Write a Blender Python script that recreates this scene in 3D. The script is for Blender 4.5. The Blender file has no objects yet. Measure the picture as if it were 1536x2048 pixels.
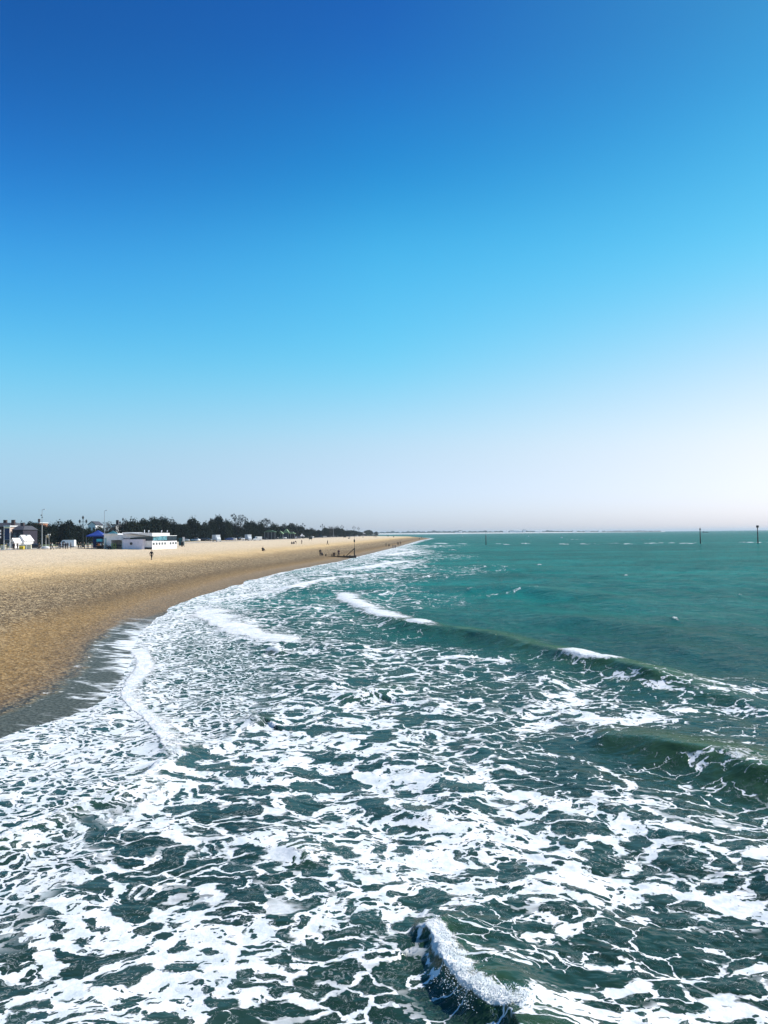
import bpy, bmesh, math, random
import numpy as np
from mathutils import Vector, Matrix, Euler

# ------------------------------------------------------------------ camera, world, sun, exposure
S = bpy.context.scene
COL = S.collection
random.seed(7); np.random.seed(7)
CAM_H = 7.0
FPX = 1479.0                      # focal length in photo pixels (26 mm on a 36 mm tall frame)
cam = bpy.data.cameras.new('camera'); camo = bpy.data.objects.new('camera', cam); COL.objects.link(camo)
cam.sensor_fit = 'VERTICAL'; cam.sensor_height = 36; cam.sensor_width = 27; cam.lens = 26.0
cam.clip_start = 0.1; cam.clip_end = 30000
PITCH, ROLL = math.radians(1.67), math.radians(-0.56)
M3 = Matrix.Rotation(math.pi/2 + PITCH, 3, 'X') @ Matrix.Rotation(ROLL, 3, 'Z')
camo.matrix_world = Matrix.Translation((0, 0, CAM_H)) @ M3.to_4x4()
S.camera = camo
S.render.resolution_x, S.render.resolution_y = 768, 1024

SUN_EL, SUN_AZ = math.radians(44), math.radians(70)      # azimuth clockwise from the view direction (+Y)
S.view_settings.view_transform = 'Standard'; S.view_settings.look = 'None'
S.view_settings.exposure = 0.5; S.view_settings.gamma = 1
S.view_settings.use_curve_mapping = False
S.cycles.max_bounces = 6; S.cycles.transparent_max_bounces = 8
S.cycles.caustics_reflective = False; S.cycles.caustics_refractive = False
S.cycles.sample_clamp_indirect = 4

class NT:
    """small helper to write shader node trees as expressions"""
    def __init__(s, tree): s.t = tree; s.n = tree.nodes; s.l = tree.links
    def node(s, typ, **kw):
        n = s.n.new(typ)
        for k, v in kw.items(): setattr(n, k, v)
        return n
    def put(s, sock, v):
        if v is None: return
        if hasattr(v, 'is_output'): s.l.new(v, sock)
        else: sock.default_value = v
    def m(s, op, a, b=None, c=None, clamp=False):
        n = s.node('ShaderNodeMath', operation=op, use_clamp=clamp)
        for i, v in enumerate((a, b, c)): s.put(n.inputs[i], v)
        return n.outputs[0]
    def vm(s, op, a, b=None, scale=None):
        n = s.node('ShaderNodeVectorMath', operation=op)
        s.put(n.inputs[0], a); s.put(n.inputs[1], b)
        if scale is not None: s.put(n.inputs['Scale'], scale)
        return n.outputs[0]
    def noise(s, vec, scale, detail=3, rough=0.5, dist=0.0, color=False):
        n = s.node('ShaderNodeTexNoise'); s.put(n.inputs['Vector'], vec)
        n.inputs['Scale'].default_value = scale; n.inputs['Detail'].default_value = detail
        n.inputs['Roughness'].default_value = rough; n.inputs['Distortion'].default_value = dist
        return n.outputs['Color' if color else 'Fac']
    def voro(s, vec, scale, feature='F1', out='Distance', rnd=1.0):
        n = s.node('ShaderNodeTexVoronoi', feature=feature); s.put(n.inputs['Vector'], vec)
        n.inputs['Scale'].default_value = scale; n.inputs['Randomness'].default_value = rnd
        return n.outputs[out]
    def rng(s, v, a, b, c=0.0, d=1.0, smooth=True):
        n = s.node('ShaderNodeMapRange', interpolation_type='SMOOTHSTEP' if smooth else 'LINEAR')
        for i, x in enumerate((v, a, b, c, d)): s.put(n.inputs[i], x)
        return n.outputs[0]
    def mix(s, f, a, b, blend='MIX'):
        n = s.node('ShaderNodeMix', data_type='RGBA', blend_type=blend)
        s.put(n.inputs[0], f); s.put(n.inputs[6], a); s.put(n.inputs[7], b)
        return n.outputs[2]
    def ramp(s, v, stops, interp='LINEAR'):
        n = s.node('ShaderNodeValToRGB'); s.put(n.inputs[0], v)
        e = n.color_ramp.elements; n.color_ramp.interpolation = interp
        while len(e) < len(stops): e.new(0.5)
        for x, (p, c) in zip(e, stops): x.position = p; x.color = (*c, 1)
        return n.outputs[0]
    def xyz(s, v):
        n = s.node('ShaderNodeSeparateXYZ'); s.put(n.inputs[0], v); return n.outputs
    def comb(s, x, y, z=0.0):
        n = s.node('ShaderNodeCombineXYZ')
        for i, v in enumerate((x, y, z)): s.put(n.inputs[i], v)
        return n.outputs[0]
    def attr(s, name):
        n = s.node('ShaderNodeAttribute'); n.attribute_name = name; return n.outputs['Fac']
    def bump(s, h, strength, dist, normal=None):
        n = s.node('ShaderNodeBump'); s.put(n.inputs['Height'], h)
        s.put(n.inputs['Strength'], strength); s.put(n.inputs['Distance'], dist); s.put(n.inputs['Normal'], normal)
        return n.outputs[0]

def srgb(r, g, b):
    f = lambda c: (c/255/12.92) if c/255 <= 0.04045 else ((c/255+0.055)/1.055)**2.4
    return (f(r), f(g), f(b))

W = bpy.data.worlds.new('World'); S.world = W; W.use_nodes = True
w = NT(W.node_tree); w.n.clear()
sky = w.node('ShaderNodeTexSky', sky_type='NISHITA', sun_disc=False, sun_elevation=SUN_EL, sun_rotation=SUN_AZ,
             altitude=0, air_density=1.0, dust_density=0.6, ozone_density=2.0)
tc = w.node('ShaderNodeTexCoord')
dz = w.xyz(w.vm('NORMALIZE', tc.outputs['Generated']))
el = w.rng(dz[2], 0.0, 0.75, 0, 1, smooth=False)
# colour of the clear air by height above the horizon: away from the sun, ahead, towards the sun
GRADE_L = [(0.041, (0.295, 0.425, 0.670)), (0.107, (0.424, 0.492, 0.589)), (0.172, (0.466, 0.603, 0.617)), (0.268, (0.306, 0.711, 0.710)), (0.360, (0.184, 0.659, 0.766)), (0.447, (0.129, 0.583, 0.787)), (0.529, (0.072, 0.432, 0.713)), (0.605, (0.057, 0.333, 0.627)), (0.674, (0.046, 0.277, 0.550)), (0.736, (0.041, 0.244, 0.511)), (1.000, (0.037, 0.219, 0.486))]
GRADE_C = [(0.039, (0.432, 0.509, 0.777)), (0.113, (0.529, 0.525, 0.592)), (0.185, (0.589, 0.613, 0.596)), (0.292, (0.304, 0.696, 0.662)), (0.393, (0.217, 0.689, 0.709)), (0.488, (0.147, 0.658, 0.723)), (0.575, (0.064, 0.475, 0.642)), (0.655, (0.054, 0.38, 0.603)), (0.727, (0.048, 0.287, 0.55)), (0.791, (0.042, 0.24, 0.508)), (1.0, (0.039, 0.216, 0.483))]
GRADE_R = [(0.029, (0.477, 0.514, 0.752)), (0.095, (0.579, 0.505, 0.547)), (0.16, (0.691, 0.566, 0.521)), (0.256, (0.604, 0.602, 0.534)), (0.349, (0.37, 0.62, 0.572)), (0.436, (0.213, 0.616, 0.599)), (0.518, (0.148, 0.547, 0.581)), (0.594, (0.105, 0.48, 0.564)), (0.663, (0.085, 0.404, 0.524)), (0.727, (0.082, 0.372, 0.494)), (1.0, (0.073, 0.323, 0.459))]
az = w.m('DIVIDE', dz[0], w.m('SQRT', w.m('ADD', w.m('MULTIPLY', dz[0], dz[0]), w.m('ADD', w.m('MULTIPLY', dz[1], dz[1]), 1e-4))))
g1 = w.mix(w.rng(az, -0.45, 0.0, 0, 1, smooth=False), w.ramp(el, GRADE_L, 'B_SPLINE'), w.ramp(el, GRADE_C, 'B_SPLINE'))
grade = w.mix(w.rng(az, 0.0, 0.45, 0, 1, smooth=False), g1, w.ramp(el, GRADE_R, 'B_SPLINE'))
bg = w.node('ShaderNodeBackground'); bg.inputs['Strength'].default_value = 0.09
grade = w.vm('SCALE', grade, scale=2.0)
w.put(bg.inputs['Color'], w.mix(1.0, sky.outputs[0], grade, 'MULTIPLY'))
wo = w.node('ShaderNodeOutputWorld'); w.l.new(bg.outputs[0], wo.inputs[0])

sl = bpy.data.lights.new('sun', 'SUN'); sl.energy = 4.2; sl.angle = math.radians(0.5); sl.color = (1.0, 0.95, 0.87)
so = bpy.data.objects.new('sun', sl); COL.objects.link(so)
sd = Vector((math.sin(SUN_AZ)*math.cos(SUN_EL), math.cos(SUN_AZ)*math.cos(SUN_EL), math.sin(SUN_EL)))
so.rotation_euler = (-sd).to_track_quat('-Z', 'Y').to_euler(); so.location = sd*100
# ------------------------------------------------------------------ positions: where a line of sight meets the world
M3n = np.array(M3)
def ray(px, py):
    d = M3n @ np.array([(px-768)/FPX, -(py-1024)/FPX, -1.0])
    return d
def at_z(px, py, z=0.0):
    d = ray(px, py); t = (z-CAM_H)/d[2]
    return np.array([d[0]*t, d[1]*t, z])
def at_y(px, Y, z):
    """ground point at distance Y in the column px"""
    d = ray(px, 1067 + (CAM_H-z)/Y*FPX)
    return np.array([d[0]/d[1]*Y, Y, z])

# ------------------------------------------------------------------ noise on arrays
def _hash(ix, iy, seed):
    h = (ix.astype(np.int64)*374761393 + iy.astype(np.int64)*668265263 + seed*1274126177) & 0xffffffff
    h = ((h ^ (h >> 13)) * 1274126177) & 0xffffffff
    return ((h ^ (h >> 16)) & 0xffff) / 65535.0
def vnoise(x, y, seed=0):
    ix, iy = np.floor(x), np.floor(y); fx, fy = x-ix, y-iy
    fx = fx*fx*fx*(fx*(fx*6-15)+10); fy = fy*fy*fy*(fy*(fy*6-15)+10)
    a, b = _hash(ix, iy, seed), _hash(ix+1, iy, seed); c, d = _hash(ix, iy+1, seed), _hash(ix+1, iy+1, seed)
    return (a+(b-a)*fx)*(1-fy) + (c+(d-c)*fx)*fy
def fbm(x, y, octv=4, seed=0, gain=0.5):
    s = 0; a = 1; tot = 0
    for i in range(octv):
        s = s + a*(vnoise(x, y, seed+i*17)-0.5)*2; tot += a; a *= gain
        x, y = x*1.93*0.8-y*1.93*0.6+11.3, x*1.93*0.6+y*1.93*0.8+3.7
    return s/tot
def smooth(x, a, b):
    t = np.clip((x-a)/(b-a), 0, 1); return t*t*(3-2*t)

# ------------------------------------------------------------------ shoreline and beach profile
_sh = [at_z(px, py, 0.05) for px, py in [(-60,1512),(0,1490),(70,1462),(140,1437),(190,1414),(230,1394),(262,1360),(277,1325),(278,1297),
       (300,1262),(330,1226),(370,1205),(410,1191),(450,1179),(500,1161),(560,1146),(620,1134),(680,1123),(720,1113),(760,1103),(800,1093),(830,1084)]]
SH_Y = np.array([-50, 0, 15]+[p[1] for p in _sh]+[720, 900, 1000, 1150, 1500, 2100, 3500, 9000])
SH_X = np.array([-15, -13.8, -13.6]+[p[0] for p in _sh]+[36, 56, 62, 60, 30, -60, -420, -3000])
_o = np.argsort(SH_Y); SH_Y, SH_X = SH_Y[_o], SH_X[_o]
def shore_x(Y): return np.interp(Y, SH_Y, SH_X)
PROF_S = [-400, -30, -8, 0, 4, 9, 17, 25, 29, 42, 60, 76, 90, 3000]
PROF_Z = [-12, -3, -0.9, 0, .38, 0.95, 1.7, 2.15, 2.5, 2.75, 3.2, 3.5, 3.6, 3.6]
LAND_Z = 3.6
def ground_z(X, Y, detail=True):
    X = np.asarray(X, float); Y = np.asarray(Y, float)
    s = shore_x(Y) - X
    taper = 1 - smooth(Y, 900, 1500)*0.35
    z = np.interp(s, PROF_S, PROF_Z)
    z = np.where(z > 0, z*taper, z)
    if detail:
        m = smooth(s, 6, 20)*(1-smooth(s, 74, 84))
        z = z + m*0.16*fbm(X/9, Y/11, 3, 5) + m*0.10*fbm(X/2.2, Y/2.6, 3, 9) + smooth(s, 1, 6)*(1-smooth(s, 74, 84))*0.03*fbm(X/.5, Y/.5, 2, 19)
        z = z + 0.16*smooth(s, 7, 9.5)*(1-smooth(s, 9.5, 12.5))*(.6+.6*fbm(X/6, Y/6, 2, 41)) + 0.28*smooth(s, 22, 26)*(1-smooth(s, 26, 31))*(.5+.8*fbm(X/9, Y/16, 2, 43))
    return z
def on_ground(px, py):
    """where the line of sight through a photo pixel meets the beach"""
    d = ray(px, py); d = d/d[1]
    t = np.concatenate([np.arange(8, 400, .25), np.arange(400, 2600, 2)])
    X, Y, Z = d[0]*t, t, CAM_H+d[2]*t
    k = np.argmax(Z < ground_z(X, Y))
    return np.array([X[k], Y[k], float(ground_z(X[k], Y[k]))])

# ------------------------------------------------------------------ object helpers
def link(o, parent=None):
    COL.objects.link(o)
    if parent is not None: o.parent = parent
    return o
def grid_mesh(name, V, mask=None, attrs=None, mat=None):
    """V: (rows, cols, 3) vertices -> one smooth sheet, quads whose mask is False are left out"""
    R_, C_ = V.shape[:2]
    idx = np.arange(R_*C_).reshape(R_, C_)
    q = np.stack([idx[:-1,:-1], idx[:-1,1:], idx[1:,1:], idx[1:,:-1]], -1).reshape(-1, 4)
    if mask is not None:
        k = (mask[:-1,:-1] | mask[:-1,1:] | mask[1:,1:] | mask[1:,:-1]).reshape(-1); q = q[k]
    used = np.zeros(R_*C_, bool); used[q.ravel()] = True
    new = np.cumsum(used)-1; q = new[q]; v = V.reshape(-1, 3)[used]
    me = bpy.data.meshes.new(name)
    me.vertices.add(len(v)); me.vertices.foreach_set('co', v.astype(np.float32).ravel())
    me.loops.add(q.size); me.loops.foreach_set('vertex_index', q.astype(np.int32).ravel())
    me.polygons.add(len(q)); me.polygons.foreach_set('loop_start', (np.arange(len(q))*4).astype(np.int32))
    me.polygons.foreach_set('use_smooth', np.ones(len(q), bool))
    for an, a in (attrs or {}).items():
        at = me.attributes.new(an, 'FLOAT', 'POINT'); at.data.foreach_set('value', a.reshape(-1)[used].astype(np.float32))
    me.update(calc_edges=True); me.validate()
    if mat: me.materials.append(mat)
    return link(bpy.data.objects.new(name, me))
def new_mat(name):
    m = bpy.data.materials.new(name); m.use_nodes = True; t = NT(m.node_tree); t.n.clear()
    p = t.node('ShaderNodeBsdfPrincipled'); o = t.node('ShaderNodeOutputMaterial'); t.l.new(p.outputs[0], o.inputs[0])
    return m, t, p, o

# ------------------------------------------------------------------ sea: foam cover (from bare water 0 to solid foam 1), point by point
FOAM = """930,1090,0 920,1104,0 970,1100,0 900,1076,0 960,1080,0 880,1082,.1 1000,1115,0 700,1130,.6 760,1120,.65 800,1105,.85 840,1090,.8 870,1090,.5 880,1115,.25 950,1120,0 1200,1120,0 1500,1120,0 1000,1085,0 1400,1085,0
520,1165,.9 600,1150,.65 650,1160,.45 720,1150,.5 780,1150,.35 860,1150,.2 940,1160,0 1100,1160,0 1300,1160,0 1500,1160,0
450,1195,.9 500,1185,.75 560,1170,.8 620,1190,.2 680,1180,.12 720,1190,.4 850,1200,.25 900,1195,.05 1000,1190,0 1150,1200,0 1300,1200,0 1500,1200,0
350,1235,.9 400,1215,.8 470,1220,.55 550,1210,.4 640,1215,.45 700,1225,.4 760,1235,.3 860,1235,0 950,1230,0 1100,1230,0 1250,1240,0 1450,1230,0
310,1265,.95 360,1270,.6 420,1250,.7 500,1265,.75 560,1285,.6 600,1260,.35 680,1260,.2 780,1265,.1 900,1275,0 1000,1290,.0 1100,1275,0 1200,1270,0 1320,1290,0 1450,1290,0
300,1310,.85 360,1320,.55 430,1300,.5 520,1310,.5 600,1320,.35 680,1300,.4 760,1310,.5 830,1310,.45 900,1315,.4 960,1330,.25 1050,1330,.12 1150,1345,.15 1250,1340,.05 1400,1320,0 1520,1330,0
340,1370,.65 420,1370,.5 520,1370,.5 620,1365,.45 720,1375,.55 800,1370,.5 900,1370,.35 1000,1375,.3 1100,1370,.25 1170,1380,.4 1300,1365,.15 1400,1385,.25 1500,1385,.2
300,1420,.85 400,1430,.6 500,1425,.6 600,1430,.65 700,1420,.65 800,1430,.6 900,1420,.5 1000,1430,.3 1090,1415,.5 1180,1430,.55 1250,1425,.4 1350,1430,.2 1450,1420,.12 1530,1430,.12
60,1500,.75 200,1470,.75 330,1470,.8 450,1480,.7 550,1480,.75 700,1480,.65 830,1490,.6 950,1490,.45 1050,1480,.25 1150,1490,.12 1250,1480,0 1350,1500,0 1450,1530,.05 1450,1490,.15
60,1560,.7 200,1550,.7 350,1550,.8 470,1560,.6 600,1550,.65 720,1570,.65 830,1560,.65 950,1560,.5 1050,1560,.22 1150,1560,.1 1250,1550,.1 1350,1560,.15 1450,1560,.2 1530,1580,.2
40,1640,.68 180,1620,.6 300,1620,.6 450,1640,.5 560,1640,.5 700,1630,.6 850,1620,.7 1000,1620,.7 1100,1610,.62 1200,1600,.5 1300,1620,.5 1400,1630,.42 1500,1620,.45
50,1700,.6 150,1700,.6 300,1720,.5 400,1690,.5 550,1690,.68 650,1690,.65 750,1700,.72 880,1690,.8 1000,1690,.8 1100,1700,.75 1250,1700,.65 1400,1710,.42 1500,1720,.42
300,1755,.22 350,1765,.15 430,1765,.15 510,1770,.15 580,1760,.2
60,1800,.7 200,1790,.75 330,1815,.75 420,1830,.9 560,1810,.6 700,1790,.62 800,1770,.6 950,1750,.6 1100,1750,.7 1250,1760,.55 1400,1770,.55 1500,1770,.5
50,1870,.62 200,1860,.7 350,1850,.8 460,1880,.88 600,1850,.7 720,1850,.68 790,1870,.42 950,1840,.12 1100,1840,.15 1170,1820,.3 1280,1820,.18 1400,1830,.14 1500,1850,.1
60,1950,.62 150,1930,.62 300,1950,.8 450,1940,.82 600,1950,.72 720,1930,.6 800,1930,.35 870,1960,.2 1000,1920,.12 1150,1930,.08 1250,1920,.12 1350,1960,.22 1450,1930,.2 1530,1940,.2
60,2020,.72 200,2000,.72 350,2010,.78 450,2000,.6 580,2010,.42 700,2020,.42 800,2030,.35 900,2020,.22 1100,2000,.1 1150,2030,.35 1300,2030,.42 1450,2010,.4 1530,2030,.45
100,2150,.7 400,2150,.7 700,2150,.5 1000,2150,.3 1300,2150,.4 1600,2150,.4 -200,1800,.7 -200,2000,.7 -200,1600,.8 1700,1900,.2 1700,1600,.3 1700,1400,.1 1700,1200,0"""
FP = np.array([[float(v) for v in t.split(',')] for t in FOAM.split()])
_w = np.array([at_z(px, py) for px, py, c in FP]); FU = _w[:,0]/_w[:,1]*14.79; FV = np.log(_w[:,1])
# long streaks of foam lying on the water: points, half width in metres, strength
STREAKS = [
 ([(1150,1365),(1132,1392),(1150,1420),(1200,1440),(1250,1440),(1310,1432)], .55, .95),
 ([(1180,1380),(1215,1392),(1205,1408)], .12, .8),
 ([(1000,1350),(1060,1345),(1150,1372)], .35, .7), ([(1070,1420),(1090,1440),(1045,1455)], .5, .85),
 ([(760,1540),(900,1560),(1000,1578),(1080,1598),(1180,1600),(1300,1596)], .3, .85),
 ([(1536,1826),(1470,1832),(1400,1815),(1330,1812),(1280,1822),(1210,1825),(1160,1845),(1110,1868),(1060,1880)], .13, .9),
 ([(1195,1800),(1205,1830)], .16, .9),
 ([(1120,2000),(1200,1985),(1280,1970),(1340,1955),(1400,1945),(1440,1960),(1480,1930),(1536,1915)], .11, .8),
 ([(1080,2022),(1180,2034),(1260,2040),(1340,2030),(1420,2020),(1480,1995),(1536,2015)], .22, .95),
 ([(760,1712),(860,1722),(950,1728),(1060,1728),(1180,1750),(1270,1765),(1400,1782),(1536,1790)], .42, .9),
 ([(1050,1500),(1130,1505),(1200,1525),(1240,1540),(1272,1562),(1255,1580)], .10, .75),
 ([(1230,1352),(1300,1365),(1370,1384),(1440,1386)], .3, .85), ([(1430,1370),(1490,1380),(1560,1392)], .25, .85),
 ([(1350,1416),(1440,1412),(1536,1420)], .35, .7), ([(1390,1528),(1430,1523),(1470,1530)], .22, .8), ([(1380,1560),(1430,1568)], .2, .8),
 ([(730,1305),(800,1322),(860,1345),(940,1350)], .45, .8), ([(880,1315),(940,1310),(1000,1318)], .5, .8),
 ([(990,1690),(1020,1650),(1080,1640),(1120,1650)], .25, .8),
 ([(1260,1600),(1240,1640),(1290,1670),(1320,1700)], .3, .9), ([(1300,1640),(1400,1655),(1536,1650)], .22, .85),
 ([(1400,1680),(1500,1700),(1536,1690)], .3, .85), ([(1370,1720),(1500,1740),(1536,1740)], .2, .7),
 ([(940,1905),(1000,1912),(1060,1905),(1100,1915)], .05, .8), ([(930,1930),(1010,1938),(1060,1935)], .045, .8),
 ([(960,1918),(1030,1922),(1075,1925)], .04, .8), ([(920,1860),(1000,1878),(1060,1870)], .03, .7),
 ([(1180,1930),(1230,1935),(1260,1930),(1275,1915)], .06, .8), ([(1110,1985),(1160,1992)], .06, .8),
 ([(0,2010),(150,1990),(300,1960),(420,1905),(520,1860),(700,1830)], .3, .8),
 ([(960,1800),(1020,1790),(1060,1792),(1090,1800)], .1, .8), ([(780,1830),(830,1815),(930,1805),(980,1815)], .1, .75),
 ([(680,1088),(900,1088)], .0, 0), ([(790,1152),(850,1158),(900,1153)], .6, .5), ([(860,1196),(880,1200)], .5, .7),
 ([(560,1345),(700,1350)], .25, .5), ([(900,1190),(1080,1183)], .2, .4),
]
# long row of small whitecaps over the far bar and stray ones
CAPS = [(880,1087,20),(925,1088,12),(998,1088,10),(1012,1089,8),(1050,1087,8),(1165,1088,9),(1190,1088,6),(1232,1087,18),(1258,1088,9),(1300,1087,12),
        (1322,1086,8),(1352,1086,8),(1376,1087,16),(1392,1086,6),(1486,1085,14),(1505,1085,12),(1532,1085,8),(1125,1088,8),(1147,1079,5),(1296,1079,4),(905,1100,10),(940,1180,9),(1350,1240,6),(1480,1190,5),(1080,1130,6),(1250,1150,5)]
# breaking waves: crest points (photo px of the crest, height m, whiteness), direction the front faces, front width, back width
BRK = [
 ([(685,1183,.2,1),(692,1193,.3,1),(720,1208,.36,1),(750,1219,.42,1),(790,1232,.5,.9),(812,1240,.6,.05),(824,1238,.65,1),(845,1243,.65,.8),(872,1248,.6,.25),(920,1254,.55,0),(1000,1266,.55,0),(1080,1284,.65,0),(1125,1292,.7,.3),(1150,1299,.75,.92),(1180,1305,.75,.96),(1222,1312,.75,.9),(1248,1317,.72,.1),(1320,1338,.75,0),(1380,1356,.5,.15),(1450,1385,.3,.2),(1560,1400,.2,.1)], (-.93,-.36), .75, 2.2),
 ([(1150,1470,.0,0),(1230,1462,.35,0),(1300,1466,.5,0),(1380,1478,.6,0),(1440,1488,.65,.1),(1462,1492,.65,.5),(1500,1508,.7,.45),(1520,1512,.8,.05),(1600,1530,.8,0),(1750,1570,.6,0)], (-.8,-.6), .7, 1.7),
 ([(815,1856,.05,.2),(845,1848,.2,.5),(870,1842,.4,.7),(886,1852,.36,.9),(896,1885,.38,.95),(920,1925,.38,.92),(957,1962,.38,.92),(1000,1988,.38,.9),(1045,2000,.4,.6),(1072,2040,.48,.0),(1105,2110,.5,.0),(1140,2200,.5,.2)], (-.95,-.3), .26, 1.5),
 ([(272,1300,.02,1),(292,1330,.03,1),(262,1362,.04,1),(246,1385,.04,.75),(255,1410,.04,.75),(300,1436,.05,.75),(322,1468,.07,.8),(342,1500,.18,.5),(352,1512,.1,.2)], (-1,0), .35, 1.0),
 ([(345,1508,.1,.5),(318,1530,.25,1),(288,1550,.28,1),(215,1584,.32,.35),(180,1598,.25,.8),(120,1620,.22,.9),(60,1645,.2,1),(0,1676,.2,.9),(-100,1725,.2,.8)], (-.7,.7), .25, .8),
 ([(405,1222,.03,1),(425,1236,.08,1),(470,1258,.13,1),(520,1270,.15,1),(570,1281,.13,1),(610,1280,.1,.4)], (-.9,-.4), .8, 3.2),
 ([(526,1296,.2,.9),(545,1293,.4,1),(565,1297,.35,1),(578,1300,.1,.5)], (-.8,-.6), .35, .8),
 ([(555,1176,.2,1),(580,1172,.4,1),(620,1163,.4,1),(660,1153,.35,1),(720,1148,.3,.8),(800,1141,.25,.4)], (-.9,-.4), .8, 2.5),
 ([(430,1197,.15,1),(480,1190,.25,1),(540,1180,.2,.7)], (-.9,-.4), .6, 1.6),
 ([(690,1137,.3,1),(740,1131,.4,1),(790,1122,.35,1),(840,1119,.25,.6)], (-.9,-.3), 1.2, 4),
 ([(770,1110,.3,1),(810,1103,.4,1),(860,1101,.3,.7),(900,1100,.2,.3)], (-.9,-.3), 1.5, 5),
 ([(640,1392,.15,0),(700,1385,.3,.2),(760,1372,.38,.3),(830,1352,.3,.3)], (-.75,-.65), .5, 1.2),
 ([(540,1680,.05,.1),(600,1700,.16,.4),(660,1725,.1,.3)], (-.7,-.7), .3, .9),
 ([(470,1440,.1,0),(520,1432,.28,.1),(570,1420,.2,.1)], (-.8,-.6), .4, 1.0),
 ([(900,1650,.04,.1),(850,1625,.14,.3),(780,1600,.05,.2)], (-.7,-.7), .35, 1.0),
 ([(940,1172,.1,0),(1000,1168,.9,0),(1120,1176,.85,0),(1250,1192,.5,0),(1400,1215,.2,0)], (-.93,-.36), 2.2, 5),
 ([(1020,1215,.2,0),(1200,1235,.6,0),(1400,1262,.6,0),(1560,1290,.3,0)], (-.93,-.36), 1.6, 4),
 ([(900,1128,.2,0),(1000,1130,.8,0),(1200,1134,.6,0)], (-.93,-.36), 3, 7),
]

dyr = np.concatenate([np.linspace(720, 15, 1150), np.geomspace(14.8, .36, 150)])
rows = 739.5*CAM_H/dyr
uc = np.linspace(-.62, .62, 1120)
u = np.concatenate([-np.geomspace(1.6, .63, 50), uc, np.geomspace(.63, 1.6, 50)])
Y = np.repeat(rows[:,None], len(u), 1); X = Y*u[None,:]
U = u[None,:]*14.79*np.ones_like(Y); LV = np.log(Y)
# foam cover field
num = np.zeros_like(Y); den = np.full_like(Y, 1e-6)
sub = (slice(None,None,4), slice(None,None,4))
Us, Ls = U[sub], LV[sub]; ns = np.zeros_like(Us); ds = np.full_like(Us, 1e-7)
for fu, fv, c in zip(FU, FV, FP[:,2]):
    g = np.exp(-((Us-fu)/.55)**2 - ((Ls-fv)/.075)**2); ns += g*c; ds += g
ns = ns/ds
def up(a):   # bilinear back to the full grid
    r = np.arange(Y.shape[0])/4; c = np.arange(Y.shape[1])/4
    r0 = np.minimum(r.astype(int), a.shape[0]-2); c0 = np.minimum(c.astype(int), a.shape[1]-2)
    fr = np.clip(r-r0, 0, 1)[:,None]; fc = np.clip(c-c0, 0, 1)[None,:]
    A = a[r0][:,c0]*(1-fr)+a[r0+1][:,c0]*fr; B = a[r0][:,c0+1]*(1-fr)+a[r0+1][:,c0+1]*fr
    return A*(1-fc)+B*fc
cov = up(ns)
s_in = shore_x(Y) - X                                # metres landward of the water's edge
near_shore = smooth(-s_in, 60, 15)
cov = np.where(Y > 430, cov*0 + .85*smooth(s_in, -7, -1)*(Y < 1400), cov)
cov = np.maximum(cov, .9*smooth(s_in, -1.1, -.3)*(Y < 1400))
def seg_field(P, extra, R_):
    """distance (signed by ref), blended extras along a polyline; only near it"""
    P = np.asarray(P); x0, x1 = P[:,0].min()-R_, P[:,0].max()+R_; y0, y1 = P[:,1].min()-R_, P[:,1].max()+R_
    r = np.where((rows > y0) & (rows < y1))[0]
    if len(r) == 0: return None
    ra, rb = r[0], r[-1]+1
    c = np.where((u*rows[ra] > x0-1e9) & (np.maximum(u*rows[ra], u*rows[rb-1]) > x0) & (np.minimum(u*rows[ra], u*rows[rb-1]) < x1))[0]
    if len(c) == 0: return None
    sl_ = (slice(ra, rb), slice(c[0], c[-1]+1)); x, y = X[sl_], Y[sl_]
    best = np.full(x.shape, 1e9); side = np.zeros(x.shape); ex = np.zeros((extra.shape[1],)+x.shape); qx = np.zeros(x.shape); qy = np.zeros(x.shape)
    for i in range(len(P)-1):
        a, b = P[i], P[i+1]; d = b-a; L2 = (d**2).sum()+1e-9
        t = np.clip(((x-a[0])*d[0]+(y-a[1])*d[1])/L2, 0, 1)
        px_, py_ = a[0]+t*d[0], a[1]+t*d[1]; dd = np.hypot(x-px_, y-py_); k = dd < best
        best[k] = dd[k]; qx[k] = (x-px_)[k]; qy[k] = (y-py_)[k]
        for j in range(len(ex)): ex[j][k] = (extra[i,j]+(extra[i+1,j]-extra[i,j])*t)[k]
    return sl_, x, y, best, qx, qy, ex
def resample(P, E, n=6):
    P = np.asarray(P, float); t = np.arange(len(P)); tt = np.linspace(0, len(P)-1, (len(P)-1)*n+1)
    out = []
    for k in range(P.shape[1]):
        v = np.interp(tt, t, P[:,k]); ker = np.ones(n)/n; vp = np.pad(v, n, mode='edge'); v2 = np.convolve(vp, ker, 'same')[n:-n]; v2[0], v2[-1] = v[0], v[-1]; out.append(v2)
    e = [np.interp(tt, t, E[:,k]) for k in range(E.shape[1])]
    return np.stack(out, 1), np.stack(e, 1)
wx = .35*fbm(X*.9, Y*.9, 3, 71); wy = .35*fbm(X*.9, Y*.9, 3, 83)
cut = Y < 400
for pts, hw, st in STREAKS:
    if hw == 0: continue
    P = np.array([at_z(*p)[:2] for p in pts]); P, E = resample(P, np.ones((len(P),1)))
    f = seg_field(P, E, hw*4+1)
    if f is None: continue
    sl_, x, y, best, qx, qy, ex = f
    d = best*(1+.0*x) + hw*1.3*fbm(x/(hw*2.2+.15), y/(hw*2.2+.15), 3, 31)
    cov[sl_] = np.maximum(cov[sl_], st*np.exp(-(np.maximum(d, 0)/(hw*1.5))**2))
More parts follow.
